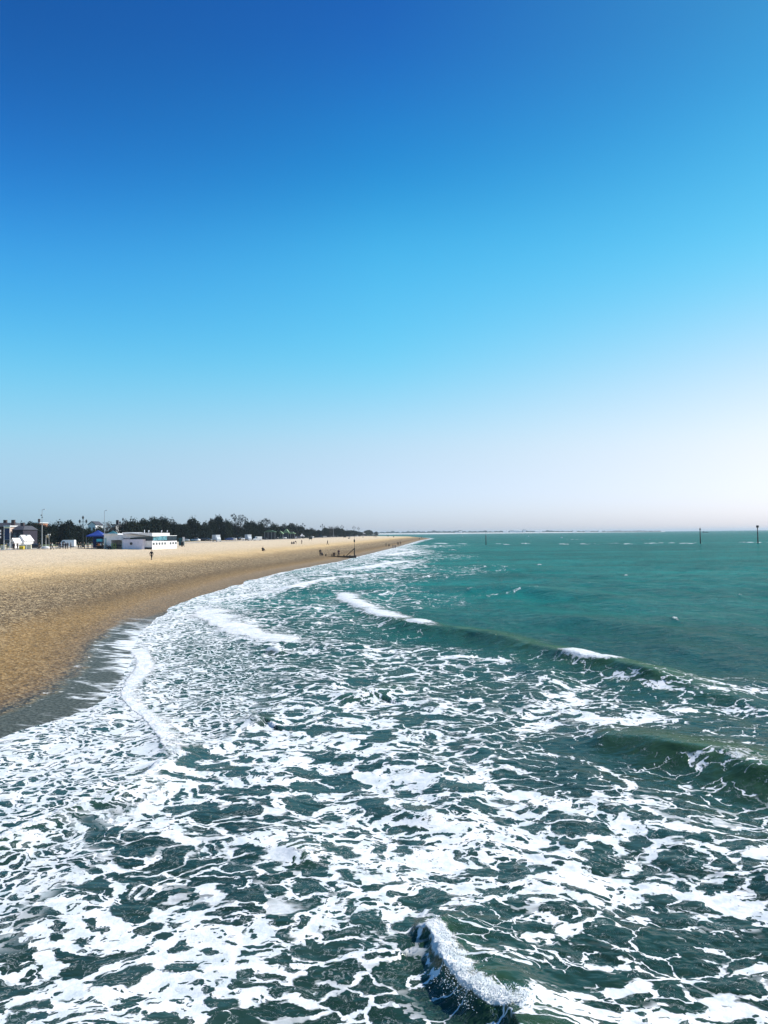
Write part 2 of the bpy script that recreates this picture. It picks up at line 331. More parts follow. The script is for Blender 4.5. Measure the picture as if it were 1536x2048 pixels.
# swell and chop
H_ = np.zeros_like(Y)
rs = np.random.RandomState(3)
fade_shore = .25+.75*smooth(-s_in, 2, 25)
for k in range(26):
    lam = rs.uniform(1.6, 12); a = math.atan2(-.36, -.93)+rs.normal(0, .55); ph = rs.uniform(0, 6.28)
    amp = .0105*lam**.85*rs.uniform(.5, 1.0)*(.55 if lam > 5 else 1)
    kx, ky = math.cos(a)*2*math.pi/lam, math.sin(a)*2*math.pi/lam
    f = (X*kx+Y*ky+ph + .8*vnoise(X/lam*.35+k, Y/lam*.35, k)*3)
    vis = np.clip(lam/(np.gradient(rows)[:,None]*4+1e-6), 0, 1)
    H_ += amp*vis*(1-2*np.abs(np.sin(f/2))**1.3)*fade_shore
chopf = np.clip(.6/(np.gradient(rows)[:,None]*2), 0, 1)*fade_shore
H_ += .05*chopf*fbm(X*1.1, Y*1.3, 4, 101) + .02*chopf*fbm(X*4, Y*5, 3, 111)
brk = np.zeros_like(Y); DX = np.zeros_like(Y); DY = np.zeros_like(Y); thin = np.zeros_like(Y)
for pts, ref, wf, wb in BRK:
    P = np.array([at_z(p[0], p[1], p[2]*.7)[:2] for p in pts]); E = np.array([[p[2], p[3]] for p in pts], float)
    P, E = resample(P, E)
    for q in range(5): E[q,0] *= q/5; E[-1-q,0] *= q/5
    f = seg_field(P, E, wb*4+1)
    if f is None: continue
    sl_, x, y, best, qx, qy, ex = f
    sd_ = qx*ref[0]+qy*ref[1]                          # > 0 in front of the crest
    wob = .18*wf*fbm(x/wf*.6, y/wf*.6, 2, 57)
    dd = np.where(sd_ > 0, best+wob, -best+wob)
    front = dd > 0
    wf = wf*1.5 if wf > .4 else wf*1.2
    prof = np.where(front, np.exp(-(dd/wf)**2), 1/(1+(dd/wb)**2)**1.6)
    prof -= .22*np.exp(-((dd-2.0*wf)/(1.1*wf))**2)
    endf = np.clip(1.25-best/(wb*4), 0, 1)
    h = .68*ex[0]*(1+.25*fbm(x/wf*.35, y/wf*.35, 2, 91))
    H_[sl_] = H_[sl_]*(1-.6*np.exp(-(dd/(wf*2))**2)) + h*prof*endf*(1+.35*ex[1]*fbm(x*1.3/wf*.4, y*1.3/wf*.4, 3, 77))
    lip = np.exp(-(dd/(.55*wf))**2)*h*.55
    DX[sl_] += lip*ref[0]; DY[sl_] += lip*ref[1]
    wh = ex[1]*np.where(front, np.exp(-(np.maximum(dd-.1*wf, 0)/((.30+.5*smooth(ex[1], .86, 1))*wf))**2), np.exp(-(dd/((.16 if wf < .4 else .75)*wb))**2))
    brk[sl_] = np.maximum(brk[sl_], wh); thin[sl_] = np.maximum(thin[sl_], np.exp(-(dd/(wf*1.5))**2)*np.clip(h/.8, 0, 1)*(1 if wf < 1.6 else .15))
# lumps of white water
lump = np.abs(fbm(X*3.2, Y*3.2, 4, 131, .6)); big = np.abs(fbm(X*1.1, Y*1.1, 3, 133))
near = np.clip(1.2/(np.gradient(rows)[:,None]*14), .1, 1)
H_ += brk*(.15*lump+.10*big)*near*np.clip(thin+.25, 0, 1)
for px, py, hw in CAPS:
    c = at_z(px, py); r = .75*hw/FPX*c[1]
    k = (np.abs(Y-c[1]) < r*3+c[1]*.1) & (np.abs(X-c[0]) < r*3)
    ry = max(.8, c[1]*c[1]/(FPX*CAM_H)*.8)
    brk[k] = np.maximum(brk[k], (1.1*np.exp(-((X-c[0])/r)**4-((Y-c[1])/ry)**2)*(.35+.8*vnoise(X/r*2, Y/ry*.5, 3)))[k])
    H_[k] += (.25*np.exp(-((X-c[0])/r)**2-((Y-c[1])/(ry*1.0))**2))[k]
H_ = np.where(s_in > 0, H_*np.exp(-np.maximum(s_in,0)/1.2), H_)
H_ += .05*smooth(s_in, -3, -.5)
V = np.stack([X+DX, Y+DY, H_], -1)
keep = (s_in < 7) | (Y > 3000)
# ------------------------------------------------------------------ sea material
sea_mat, t, p, out = new_mat('sea_water')
geo = t.node('ShaderNodeNewGeometry'); pos = geo.outputs['Position']
sx = t.xyz(pos); P2 = t.comb(sx[0], sx[1], 0.0)
PT = P2                                                      # true metres
ym = t.m('MAXIMUM', t.m('SUBTRACT', sx[1], 15.0), -10.0)
yq = t.m('MULTIPLY', t.m('LOGARITHM', t.m('ADD', 1.0, t.m('DIVIDE', ym, 38.0)), math.e), 38.0)   # old foam lies in larger sheets farther from the pier
P2 = t.comb(t.m('DIVIDE', sx[0], t.m('ADD', 1.0, t.m('DIVIDE', t.m('MAXIMUM', ym, 0.0), 110.0))), yq, 0.0)
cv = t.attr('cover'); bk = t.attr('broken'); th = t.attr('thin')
w1 = t.vm('SCALE', t.vm('SUBTRACT', t.noise(P2, .55, 2, .5, color=True), (.5, .5, .5)), scale=2.0)
w2 = t.vm('SCALE', t.vm('SUBTRACT', t.noise(P2, 2.4, 3, .55, color=True), (.5, .5, .5)), scale=.62)
w3 = t.vm('SCALE', t.vm('SUBTRACT', t.noise(P2, 7.5, 2, .55, color=True), (.5, .5, .5)), scale=.16)
PW = t.vm('MULTIPLY', t.vm('ADD', t.vm('ADD', t.vm('ADD', P2, w1), w2), w3), (.72, 1.0, 0))
PW = t.comb(t.xyz(PW)[0], t.xyz(PW)[1], 0.0)
cvn = t.m('ADD', t.m('MULTIPLY', cv, .90), t.m('MULTIPLY', t.m('SUBTRACT', t.noise(P2, .45, 3, .5), .5), .62))
cvn = t.m('ADD', cvn, t.m('MULTIPLY', t.m('SUBTRACT', t.noise(t.vm('MULTIPLY', P2, (.6, 1.4, 1)), 1.7, 3, .6), .5), .42))
cvn = t.m('MULTIPLY', cvn, t.rng(cv, .0, .10))
d1 = t.voro(PW, 1.6, 'DISTANCE_TO_EDGE'); d2 = t.voro(PW, 3.7, 'DISTANCE_TO_EDGE'); d3 = t.voro(PW, 8.5, 'DISTANCE_TO_EDGE')
cq = t.m('SUBTRACT', 1.0, t.m('SQRT', t.m('SUBTRACT', 1.0, t.m('MINIMUM', t.m('MAXIMUM', cvn, 0.0), .98))))
t1 = t.m('MULTIPLY', cq, .36)
gap = t.rng(t.noise(P2, 1.3, 3, .6), .46, .50)
thinv = t.rng(cvn, .18, .5)                                   # where cover is thin the web is broken up
f1 = t.rng(d1, t.m('MULTIPLY', t1, .72), t.m('ADD', t1, .003), 1, 0)
f1 = t.m('MULTIPLY', f1, t.m('MAXIMUM', thinv, gap))
t2 = t.m('MULTIPLY', cq, .40)
f2b = t.rng(d2, t.m('MULTIPLY', t2, .7), t.m('ADD', t2, .004), 1, 0)
t2s = t.m('MULTIPLY', t.m('MAXIMUM', t.m('SUBTRACT', cq, .26), 0.0), .40)
f2 = t.rng(d2, t.m('MULTIPLY', t2s, .7), t.m('ADD', t2s, .004), 1, 0)
t3 = t.m('MULTIPLY', t.m('MAXIMUM', t.m('SUBTRACT', cq, .34), 0.0), .36)
f3 = t.m('MULTIPLY', t.rng(d3, t.m('MULTIPLY', t3, .5), t.m('ADD', t3, .01), 1, 0), .85)
def holes(scale, k):
    n = t.node('ShaderNodeTexVoronoi', feature='F1'); t.put(n.inputs['Vector'], PW); n.inputs['Scale'].default_value = scale
    rad = t.m('MULTIPLY', t.m('SQRT', t.m('SUBTRACT', 1.0, t.m('MINIMUM', t.m('MAXIMUM', cvn, 0.0), .985))), k)
    rad = t.m('MULTIPLY', rad, t.m('ADD', .35, t.m('MULTIPLY', t.xyz(n.outputs['Color'])[0], 1.15)))
    rad = t.m('ADD', rad, t.m('MULTIPLY', t.m('SUBTRACT', t.noise(PW, scale*2.2, 3, .6), .5), .16))
    return t.rng(n.outputs['Distance'], t.m('MULTIPLY', rad, .90), t.m('ADD', rad, .02))
rnd_ = t.m('MULTIPLY', t.m('MULTIPLY', holes(1.45, .70), holes(3.2, .62)), t.m('MAXIMUM', holes(7.0, .52), t.rng(t.noise(P2, 1.1, 3, .6), .52, .56)))
web = t.m('MAXIMUM', f1, t.m('MULTIPLY', t.m('MAXIMUM', t.m('MULTIPLY', f2, .9), f3), gap))
um = t.rng(t.m('ADD', cvn, t.m('MULTIPLY', t.m('SUBTRACT', t.noise(P2, .8, 2), .5), .3)),   .42, .46)
big = t.m('ADD', t.m('MULTIPLY', web, t.m('SUBTRACT', 1.0, um)), t.m('MULTIPLY', rnd_, um))
small = t.m('MAXIMUM', t.m('MULTIPLY', f2b, .95), t.m('MULTIPLY', f3, gap))
sel = t.rng(t.m('ADD', t.attr('fine'), t.m('MULTIPLY', t.m('SUBTRACT', t.noise(P2, .33, 3, .6), .5), 1.3)), .38, .62)
foam = t.m('ADD', t.m('MULTIPLY', big, t.m('SUBTRACT', 1.0, sel)), t.m('MULTIPLY', small, sel))
# thin lace of bubbles
lace = t.rng(t.m('ABSOLUTE', t.m('SUBTRACT', t.noise(PW, 3.1, 4, .6), .5)), .0, .014, 1, 0)
foam = t.m('MAXIMUM', foam, t.m('MULTIPLY', t.m('MULTIPLY', lace, t.rng(cvn, .12, .35)), .35))
fleck = t.m('MULTIPLY', t.rng(t.voro(P2, 9.0), .07, .045), t.m('MULTIPLY', t.rng(cv, .02, .12), t.rng(t.noise(P2, .9, 2), .55, .7)))
foam = t.m('MAXIMUM', foam, t.m('MULTIPLY', fleck, .7))
# white water of the breakers, torn at its borders
tear = t.m('MULTIPLY', t.m('SUBTRACT', t.noise(PT, 3.5, 5, .7), .5), 1.7)
tear = t.m('ADD', tear, t.m('MULTIPLY', t.m('MULTIPLY', t.m('SUBTRACT', t.noise(t.vm('MULTIPLY', P2, (.8, 1.3, 1)), .55, 5, .7), .5), 2.6), t.rng(sx[1], 34, 60)))
white = t.rng(t.m('ADD', bk, tear), .36, .62)
white = t.m('MULTIPLY', white, t.rng(bk, .04, .25))
foam = t.m('MAXIMUM', foam, white)
# water body colour: green silt near, bluer teal out to sea
far = t.rng(sx[1], 14, 90)
body = t.mix(far, (.012, .031, .020, 1), (.008, .160, .142, 1))
body = t.mix(t.m('MULTIPLY', t.rng(t.noise(PT, .12, 3), .35, .65), .35), body, (.02, .07, .055, 1))
swell_shade = t.rng(t.noise(t.vm('MULTIPLY', PT, (.35, 1.3, 1)), .035, 5, .6), .35, .65, .68, 1.12)  # dark bands of swell shading, painted into the water colour
body = t.mix(t.rng(sx[1], 25, 60), body, t.vm('SCALE', body, scale=swell_shade))
body = t.mix(t.m('MULTIPLY', th, .75), body, (.065, .135, .040, 1))  # green of light shining through the crests, painted into the body colour
milky = t.m('MULTIPLY', t.rng(cvn, .35, 1.0), .12)
body = t.mix(milky, body, (.20, .34, .34, 1))
thick = t.m('MULTIPLY', t.rng(d1, 0.0, t.m('ADD', t1, .02), 1, 0), t.rng(cq, .1, .5, .6, 1))
fcol = t.mix(t.m('MULTIPLY', t.m('ADD', t.m('MULTIPLY', thick, .5), t.rng(t.noise(P2, 3.2, 5, .7), .25, .65, 0, .75)), 1.0), (.50, .56, .58, 1), (.80, .785, .79, 1))
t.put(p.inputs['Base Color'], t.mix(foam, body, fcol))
t.put(p.inputs['Roughness'], t.mix(foam, (.09, .09, .09, 1), (.75, .75, .75, 1)))
p.inputs['IOR'].default_value = 1.333
p.inputs['Specular IOR Level'].default_value = 0.0
# ripples: several sizes of wind chop, long across the wind
R2 = t.vm('MULTIPLY', PT, (.7, 1.25, 1))
r1 = t.noise(R2, 1.1, 3, .55); r2 = t.noise(R2, 5.0, 3, .6); r0 = t.noise(t.vm('MULTIPLY', PT, (.35, 1.2, 1)), .28, 3, .6)
hgt = t.m('ADD', t.m('ADD', t.m('MULTIPLY', r1, t.rng(sx[1], 14, 60, .10, .30)), t.m('MULTIPLY', r2, t.rng(sx[1], 14, 60, .015, .07))), t.m('MULTIPLY', r0, t.m('MULTIPLY', far, .9)))
fh = t.m('ADD', t.m('MULTIPLY', foam, .025), t.m('MULTIPLY', t.m('MULTIPLY', foam, t.noise(PT, 14.0, 3, .6)), .012))
fh = t.m('ADD', fh, t.m('MULTIPLY', t.m('MULTIPLY', white, t.noise(PT, 5.5, 4, .65)), .08))
fil = t.noise(t.vm('MULTIPLY', PT, (2.2, 9.0, 1)), 1.6, 4, .65)
fh = t.m('ADD', fh, t.m('MULTIPLY', t.m('MULTIPLY', white, fil), .06))
nrm = t.bump(t.m('ADD', t.m('MULTIPLY', hgt, t.m('SUBTRACT', 1.0, t.m('MULTIPLY', foam, .75))), fh), .8, 1.0)
t.put(p.inputs['Normal'], nrm)
gl = t.node('ShaderNodeBsdfGlossy'); gl.inputs['Roughness'].default_value = .10; t.put(gl.inputs['Normal'], nrm)
fr = t.node('ShaderNodeFresnel'); fr.inputs['IOR'].default_value = 1.333; t.put(fr.inputs['Normal'], nrm)
ms = t.node('ShaderNodeMixShader')
t.put(ms.inputs[0], t.m('MULTIPLY', t.m('MINIMUM', fr.outputs[0], t.rng(sx[1], 20, 200, .18, .12)), t.m('SUBTRACT', 1.0, t.m('MULTIPLY', foam, .85))))
t.l.new(p.outputs[0], ms.inputs[1]); t.l.new(gl.outputs[0], ms.inputs[2]); t.l.new(ms.outputs[0], out.inputs[0])

# ------------------------------------------------------------------ beach material
sand_mat, t, p, out = new_mat('shingle')
geo = t.node('ShaderNodeNewGeometry'); pos = geo.outputs['Position']; sx = t.xyz(pos)
P2 = t.comb(sx[0], sx[1], 0.0)
sd0 = t.attr('inland')
wob = t.m('MULTIPLY', t.m('SUBTRACT', t.noise(P2, .11, 4, .55), .5), 9.0)
wob2 = t.m('MULTIPLY', t.m('SUBTRACT', t.noise(P2, .5, 3, .6), .5), 2.2)
s_ = t.m('ADD', t.m('ADD', sd0, t.m('MULTIPLY', wob, t.rng(sd0, 5, 20))), t.m('MULTIPLY', wob2, t.rng(sd0, 3, 7)))
e = t.m('DIVIDE', t.m('ADD', s_, t.rng(sx[1], 46, 75, 0.0, 3.5)), 60.0)
c = t.ramp(e, [(0.0, (.040, .042, .034)), (.05, (.055, .050, .034)), (.06, (.16, .095, .036)), (.12, (.24, .145, .052)), (.19, (.10, .064, .030)),
               (.30, (.135, .088, .041)), (.38, (.36, .235, .10)), (.44, (.62, .42, .20)), (.56, (.67, .49, .28)), (.72, (.70, .54, .36)), (1.0, (.72, .57, .40))])
# single stones: pale, brown and dark
v1 = t.voro(P2, 9.0, 'F1', 'Color'); v2 = t.voro(P2, 3.6, 'F1', 'Color')
a1 = t.xyz(v1)[0]; a2 = t.xyz(v2)[1]
mid = t.m('MULTIPLY', t.rng(s_, 7, 11), t.rng(s_, 27, 21))
c = t.mix(t.m('MULTIPLY', t.rng(a1, .70, .82), t.m('ADD', .25, t.m('MULTIPLY', mid, .6))), c, (.58, .43, .25, 1))
c = t.mix(t.m('MULTIPLY', t.rng(a1, .36, .22), t.m('ADD', .22, t.m('MULTIPLY', mid, .5))), c, (.05, .036, .022, 1))
c = t.mix(t.m('MULTIPLY', t.rng(a2, .82, .92), t.m('ADD', .16, t.m('MULTIPLY', mid, .5))), c, (.52, .38, .21, 1))
c = t.mix(t.m('MULTIPLY', t.rng(a2, .20, .10), .35), c, (.09, .06, .035, 1))
c = t.mix(t.m('MULTIPLY', t.rng(t.noise(P2, .9, 4, .65), .5, .72), .35), c, (.36, .22, .09, 1))
dk = t.m('MULTIPLY', t.rng(t.voro(t.vm('MULTIPLY', P2, (1.0, .8, 1)), .55), .10, .05), t.rng(s_, 18, 26))
c = t.mix(t.m('MULTIPLY', dk, .6), c, (.06, .045, .03, 1))
# last backwash: streaks of thin foam sliding over wet stones
film = t.m('MULTIPLY', t.rng(t.m('ADD', sd0, t.m('MULTIPLY', t.m('SUBTRACT', t.noise(P2, .35, 3), .5), 2.0)), 3.1, 2.4), t.rng(sx[1], 66, 50))
c = t.mix(film, c, t.mix(t.rng(t.noise(P2, 7.0, 3, .7), .4, .6), (.045, .052, .044, 1), (.10, .112, .098, 1)))
st = t.m('ADD', t.m('MULTIPLY', t.noise(t.vm('MULTIPLY', P2, (.45, 1.7, 1)), 1.4, 4, .6), .4), t.m('MULTIPLY', t.noise(t.vm('MULTIPLY', P2, (.5, 1.0, 1)), .7, 5, .65, .8), .6))
st = t.m('ADD', st, t.rng(sd0, 2.4, .2, 0, .10))
st2 = t.rng(t.m('ADD', st, t.m('MULTIPLY', t.rng(sx[1], 26, 46), .12)), .62, .72)
c = t.mix(t.m('MULTIPLY', t.m('MULTIPLY', st2, film), .85), c, (.80, .82, .84, 1))
rim = t.m('MULTIPLY', t.m('MULTIPLY', t.rng(sd0, 2.0, 2.5), t.rng(sd0, 3.3, 2.8)), t.m('MULTIPLY', t.rng(t.noise(P2, 1.1, 4, .7), .60, .68), t.rng(sx[1], 66, 50)))
c = t.mix(rim, c, (.8, .8, .8, 1))
t.put(p.inputs['Base Color'], c)
t.put(p.inputs['Roughness'], t.rng(sd0, 3, 6, .5, .9))
t.put(p.inputs['Specular IOR Level'], t.m('SUBTRACT', .25, t.m('MULTIPLY', film, .20)))
dist = t.rng(sx[1], 40, 250, 1.0, 1.6)
hb = t.m('ADD', t.m('MULTIPLY', t.voro(P2, 9.0), .04), t.m('ADD', t.m('MULTIPLY', t.voro(P2, 3.6), .09), t.m('MULTIPLY', t.noise(P2, 1.2, 4, .6), .22)))
hb = t.m('MULTIPLY', hb, t.m('SUBTRACT', 1.0, t.m('MULTIPLY', film, .8)))
t.put(p.inputs['Normal'], t.bump(hb, .9, 1.0))

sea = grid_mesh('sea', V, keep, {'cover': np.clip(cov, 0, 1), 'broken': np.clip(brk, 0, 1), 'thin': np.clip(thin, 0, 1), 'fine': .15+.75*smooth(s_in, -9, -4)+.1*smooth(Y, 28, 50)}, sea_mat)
sea['kind'] = 'structure'
# ------------------------------------------------------------------ beach: shingle bank from under the water up to the promenade
rb = np.concatenate([np.linspace(6, 60, 330, endpoint=False), np.geomspace(60, 2400, 520)])
sb = np.concatenate([np.linspace(-14, 0, 20, endpoint=False), np.linspace(0, 32, 300, endpoint=False), np.linspace(32, 78, 200), np.geomspace(80, 118, 14)])
Yb = np.repeat(rb[:,None], len(sb), 1); Xb = shore_x(Yb) - sb[None,:]
beach = grid_mesh('beach', np.stack([Xb, Yb, ground_z(Xb, Yb)], -1)[:, ::-1], None, {'inland': np.repeat(sb[None,:], len(rb), 0)[:, ::-1]}, sand_mat)
beach['kind'] = 'structure'
# ------------------------------------------------------------------ building blocks
def hor(px): return 1067 - 0.00977*(px-768)             # row of the true horizon in a column
def col_x(px, Y): return float(at_y(px, Y, LAND_Z)[0])
def row_z(px, row, Y): return CAM_H + (hor(px)-row)/FPX*Y
class MB:
    def __init__(s): s.v = []; s.f = []
    def add(s, vs, fs):
        n = len(s.v); s.v += [tuple(v) for v in vs]; s.f += [tuple(i+n for i in f) for f in fs]; return s
    def box(s, x0, x1, y0, y1, z0, z1, top=None):
        a = top or (x0, x1, y0, y1)
        return s.add([(x0,y0,z0),(x1,y0,z0),(x1,y1,z0),(x0,y1,z0),(a[0],a[2],z1),(a[1],a[2],z1),(a[1],a[3],z1),(a[0],a[3],z1)],
                     [(0,3,2,1),(4,5,6,7),(0,1,5,4),(1,2,6,5),(2,3,7,6),(3,0,4,7)])
    def tube(s, a, b, r0, r1=None, n=8):
        a, b = Vector(a), Vector(b); r1 = r0 if r1 is None else r1
        d = (b-a).normalized(); q = d.orthogonal().normalized(); w_ = d.cross(q)
        ring = lambda c, r: [c+(q*math.cos(t_)+w_*math.sin(t_))*r for t_ in [2*math.pi*i/n for i in range(n)]]
        return s.add(ring(a, r0)+ring(b, r1), [(i, (i+1)%n, n+(i+1)%n, n+i) for i in range(n)]+[tuple(range(n))[::-1], tuple(range(n, 2*n))])
    def prism(s, pts, y0, y1):                            # outline in x,z drawn out along y
        n = len(pts)
        return s.add([(x, y0, z) for x, z in pts]+[(x, y1, z) for x, z in pts],
                     [(i, (i+1)%n, n+(i+1)%n, n+i) for i in range(n)]+[tuple(range(n))[::-1], tuple(range(n, 2*n))])
    def lathe(s, prof, c=(0,0,0), n=12):
        vs = [(c[0]+r*math.cos(2*math.pi*i/n), c[1]+r*math.sin(2*math.pi*i/n), c[2]+z) for r, z in prof for i in range(n)]
        fs = [(k*n+i, k*n+(i+1)%n, (k+1)*n+(i+1)%n, (k+1)*n+i) for k in range(len(prof)-1) for i in range(n)]
        fs += [tuple(range(n))[::-1], tuple(range((len(prof)-1)*n, len(prof)*n))]
        return s.add(vs, fs)
    def wall(s, p0, p1, th, z0, z1a, z1b=None):           # wall face from plan point p0 to p1, th metres deep behind it
        z1b = z1a if z1b is None else z1b
        p0, p1 = Vector(p0), Vector(p1); d = (p1-p0).normalized(); n = Vector((-d.y, d.x))*th
        q = [p0, p1, p1+n, p0+n]
        return s.add([(q[0].x,q[0].y,z0),(q[1].x,q[1].y,z0),(q[2].x,q[2].y,z0),(q[3].x,q[3].y,z0),
                      (q[0].x,q[0].y,z1a),(q[1].x,q[1].y,z1b),(q[2].x,q[2].y,z1b),(q[3].x,q[3].y,z1a)],
                     [(0,3,2,1),(4,5,6,7),(0,1,5,4),(1,2,6,5),(2,3,7,6),(3,0,4,7)])
    def build(s, name, mat, parent=None, smooth_=False, bevel=0):
        me = bpy.data.meshes.new(name); me.from_pydata([tuple(v) for v in s.v], [], s.f)
        bm = bmesh.new(); bm.from_mesh(me); bmesh.ops.recalc_face_normals(bm, faces=bm.faces)
        if bevel: bmesh.ops.bevel(bm, geom=bm.edges[:], offset=bevel, segments=1, affect='EDGES')
        bm.to_mesh(me); bm.free(); me.materials.append(mat)
        if smooth_: me.polygons.foreach_set('use_smooth', [True]*len(me.polygons))
        return link(bpy.data.objects.new(name, me), parent)
def tag(o, label, cat, group=None):
    o['label'] = label; o['category'] = cat
    if group: o['group'] = group
    return o
def empty(name, loc=(0,0,0), rz=0, sc=(1,1,1)):
    o = bpy.data.objects.new(name, None); COL.objects.link(o); o.empty_display_size = .2
    o.location = loc; o.rotation_euler = (0,0,rz); o.scale = sc; return o
def dup(root, loc, rz=0, sc=None):
    r = root.copy(); COL.objects.link(r); r.location = loc; r.rotation_euler = (0,0,rz)
    for k in ('label', 'group'):
        if k in r: del r[k]
    if sc: r.scale = sc
    for ch in list(root.children):
        c = ch.copy(); COL.objects.link(c); c.parent = r
        for g in list(ch.children):
            e = g.copy(); COL.objects.link(e); e.parent = c
    return r
MATS = {}
def pm(name, rgb, rough=.7, var=.12, scale=1.5, metal=0.0, spec=.4):
    if name in MATS: return MATS[name]
    m, t, p, o = new_mat(name); tc = t.node('ShaderNodeTexCoord')
    n = t.noise(tc.outputs['Object'], scale, 4, .6)
    a = tuple(max(0, c*(1-var*1.6)) for c in rgb)+(1,); b = tuple(min(1, c*(1+var)) for c in rgb)+(1,)
    t.put(p.inputs['Base Color'], t.mix(t.rng(n, .3, .7), a, b)); p.inputs['Roughness'].default_value = rough
    p.inputs['Metallic'].default_value = metal; p.inputs['Specular IOR Level'].default_value = spec
    MATS[name] = m; return m
WHITE = pm('white_paint', (.80,.79,.80), .6, .06); LILAC = pm('lilac_render', (.70,.66,.76), .8, .05); CREAM = pm('cream_render', (.72,.66,.5), .8)
DARK = pm('dark_paint', (.02,.022,.03), .5); BLACKM = pm('black_metal', (.012,.018,.022), .45, spec=.3); GLASS = pm('dark_glass', (.02,.03,.045), .08, spec=.6)
TEALG = pm('teal_glass', (.10,.26,.32), .12, .3, 1.2, spec=.6); GREYM = pm('grey_steel', (.32,.34,.35), .5); TIMBER = pm('wet_timber', (.030,.022,.016), .7)
BLUE = pm('blue_canvas', (.012,.045,.26), .8); NAVY = pm('navy_canvas', (.012,.03,.12), .8); TEAL = pm('teal_canvas', (.02,.12,.16), .8)
RUBBER = pm('tyre_rubber', (.015,.015,.015), .9); YELLOW = pm('yellow_paint', (.7,.52,.05), .6); ORANGE = pm('orange_paint', (.6,.2,.06), .6)
BRICK = pm('red_brown_brick', (.07,.045,.045), .9, .3, .8); SLATE = pm('slate_roof', (.05,.05,.065), .7); GREENR = pm('pale_green_canvas', (.20,.30,.17), .8)
BARK = pm('bark', (.05,.038,.028), .9, .3); SKIN = pm('skin', (.42,.26,.18), .6); HAIR = pm('dark_hair', (.02,.014,.01), .8); TERRA = pm('terracotta', (.45,.2,.12), .8)
CHROME = pm('lamp_glass', (.6,.6,.58), .2); RED = pm('red_cloth', (.35,.03,.03), .8)

# ------------------------------------------------------------------ land behind the beach, promenade and road
grass_mat, t, p, out = new_mat('common_grass')
g_ = t.node('ShaderNodeNewGeometry').outputs['Position']
t.put(p.inputs['Base Color'], t.mix(t.noise(g_, .08, 5, .6), (.05,.075,.02,1), (.10,.12,.045,1))); p.inputs['Roughness'].default_value = .95
Yl = np.concatenate([np.linspace(6, 1000, 60), np.geomspace(1050, 9000, 50)])
def strip(name, s0, s1, z, mat, ys=Yl):
    k = np.linspace(0, 1, 8 if s1 < 400 else 24)**(1 if s1 < 400 else 2.2)
    X_ = np.repeat(shore_x(ys)[:,None], len(k), 1) - (s0+(s1-s0)*k)[None,:]
    o = grid_mesh(name, np.stack([X_, np.repeat(ys[:,None], len(k), 1), np.full_like(X_, z)], -1)[:, ::-1], None, None, mat); o['kind'] = 'structure'; return o
strip('grass_common', 112, 3000, LAND_Z-.06, grass_mat, Yl[Yl < 2600])
strip('promenade', 89, 101, LAND_Z+.05, pm('promenade_paving', (.42,.38,.33), .9, .15, .5), Yl[Yl < 2300])
strip('seafront_road', 101.5, 111.5, LAND_Z-.02, pm('asphalt', (.055,.055,.06), .9, .2, .4), Yl[Yl < 2300])

# ------------------------------------------------------------------ trees
def leaf_mat(name, a, b):
    m, t, p, o = new_mat(name); tc = t.node('ShaderNodeTexCoord'); oi = t.node('ShaderNodeObjectInfo')
    n = t.noise(tc.outputs['Object'], 5.0, 3, .6)
    t.put(p.inputs['Base Color'], t.mix(t.m('ADD', t.m('MULTIPLY', n, .7), t.m('MULTIPLY', oi.outputs['Random'], .3)), a+(1,), b+(1,)))
    p.inputs['Roughness'].default_value = .8; p.inputs['Specular IOR Level'].default_value = .1; return m
LEAF = leaf_mat('evergreen_leaves', (.006,.011,.011), (.020,.031,.015)); LEAF2 = leaf_mat('dry_twigs', (.035,.026,.024), (.075,.058,.045)); LEAF3 = leaf_mat('needles', (.006,.012,.013), (.018,.028,.018))
def crown_mesh(name, seed, lobes, n, size, mat, flat=0):
    r = np.random.RandomState(seed); per = np.array([l[3] for l in lobes])**2; per = (per/per.sum()*n).astype(int)
    V_, F_ = [], []
    for (lx, ly, lz, lr), k in zip(lobes, per):
        d = r.normal(size=(k, 3)); d /= np.linalg.norm(d, axis=1)[:,None]
        rad = lr*(1-.5*r.rand(k)**2.2)*(1+.18*np.sin(d[:,0]*5+seed)*np.cos(d[:,2]*6+seed)+.07*r.normal(size=k))
        c = np.stack([lx+d[:,0]*rad, ly+d[:,1]*rad, lz+d[:,2]*rad*(.42 if flat else .62)], 1)
        for q in c:
            a = r.normal(size=3); a /= np.linalg.norm(a); b = np.cross(a, r.normal(size=3)); b /= np.linalg.norm(b); s_ = size*r.uniform(.5, 1.4); a = a*s_; b = b*s_*.7
            if flat: a[2] *= .4; b[2] *= .4
            a[2] *= .6; b[2] *= .6
            V_ += [q-a*.5, q+b, q+a, q-b*.8]; i = len(V_)-4; F_.append((i, i+1, i+2, i+3))
    me = bpy.data.meshes.new(name); me.from_pydata([tuple(v) for v in V_], [], F_); me.materials.append(mat); return me
def lobes_round(seed, n=16):
    r = random.Random(seed); L_ = [(0,0,.5,.75),(0,0,.3,.9),(0,0,.12,.95)]
    for i in range(n):
        a = r.uniform(0, 6.28); f = r.uniform(.15, 1.45)
        L_.append((.72*math.cos(f)*math.cos(a), .72*math.cos(f)*math.sin(a), .25+.58*math.sin(f)*r.uniform(.85, 1.05), r.uniform(.22, .36)))
    return L_
protos = {}
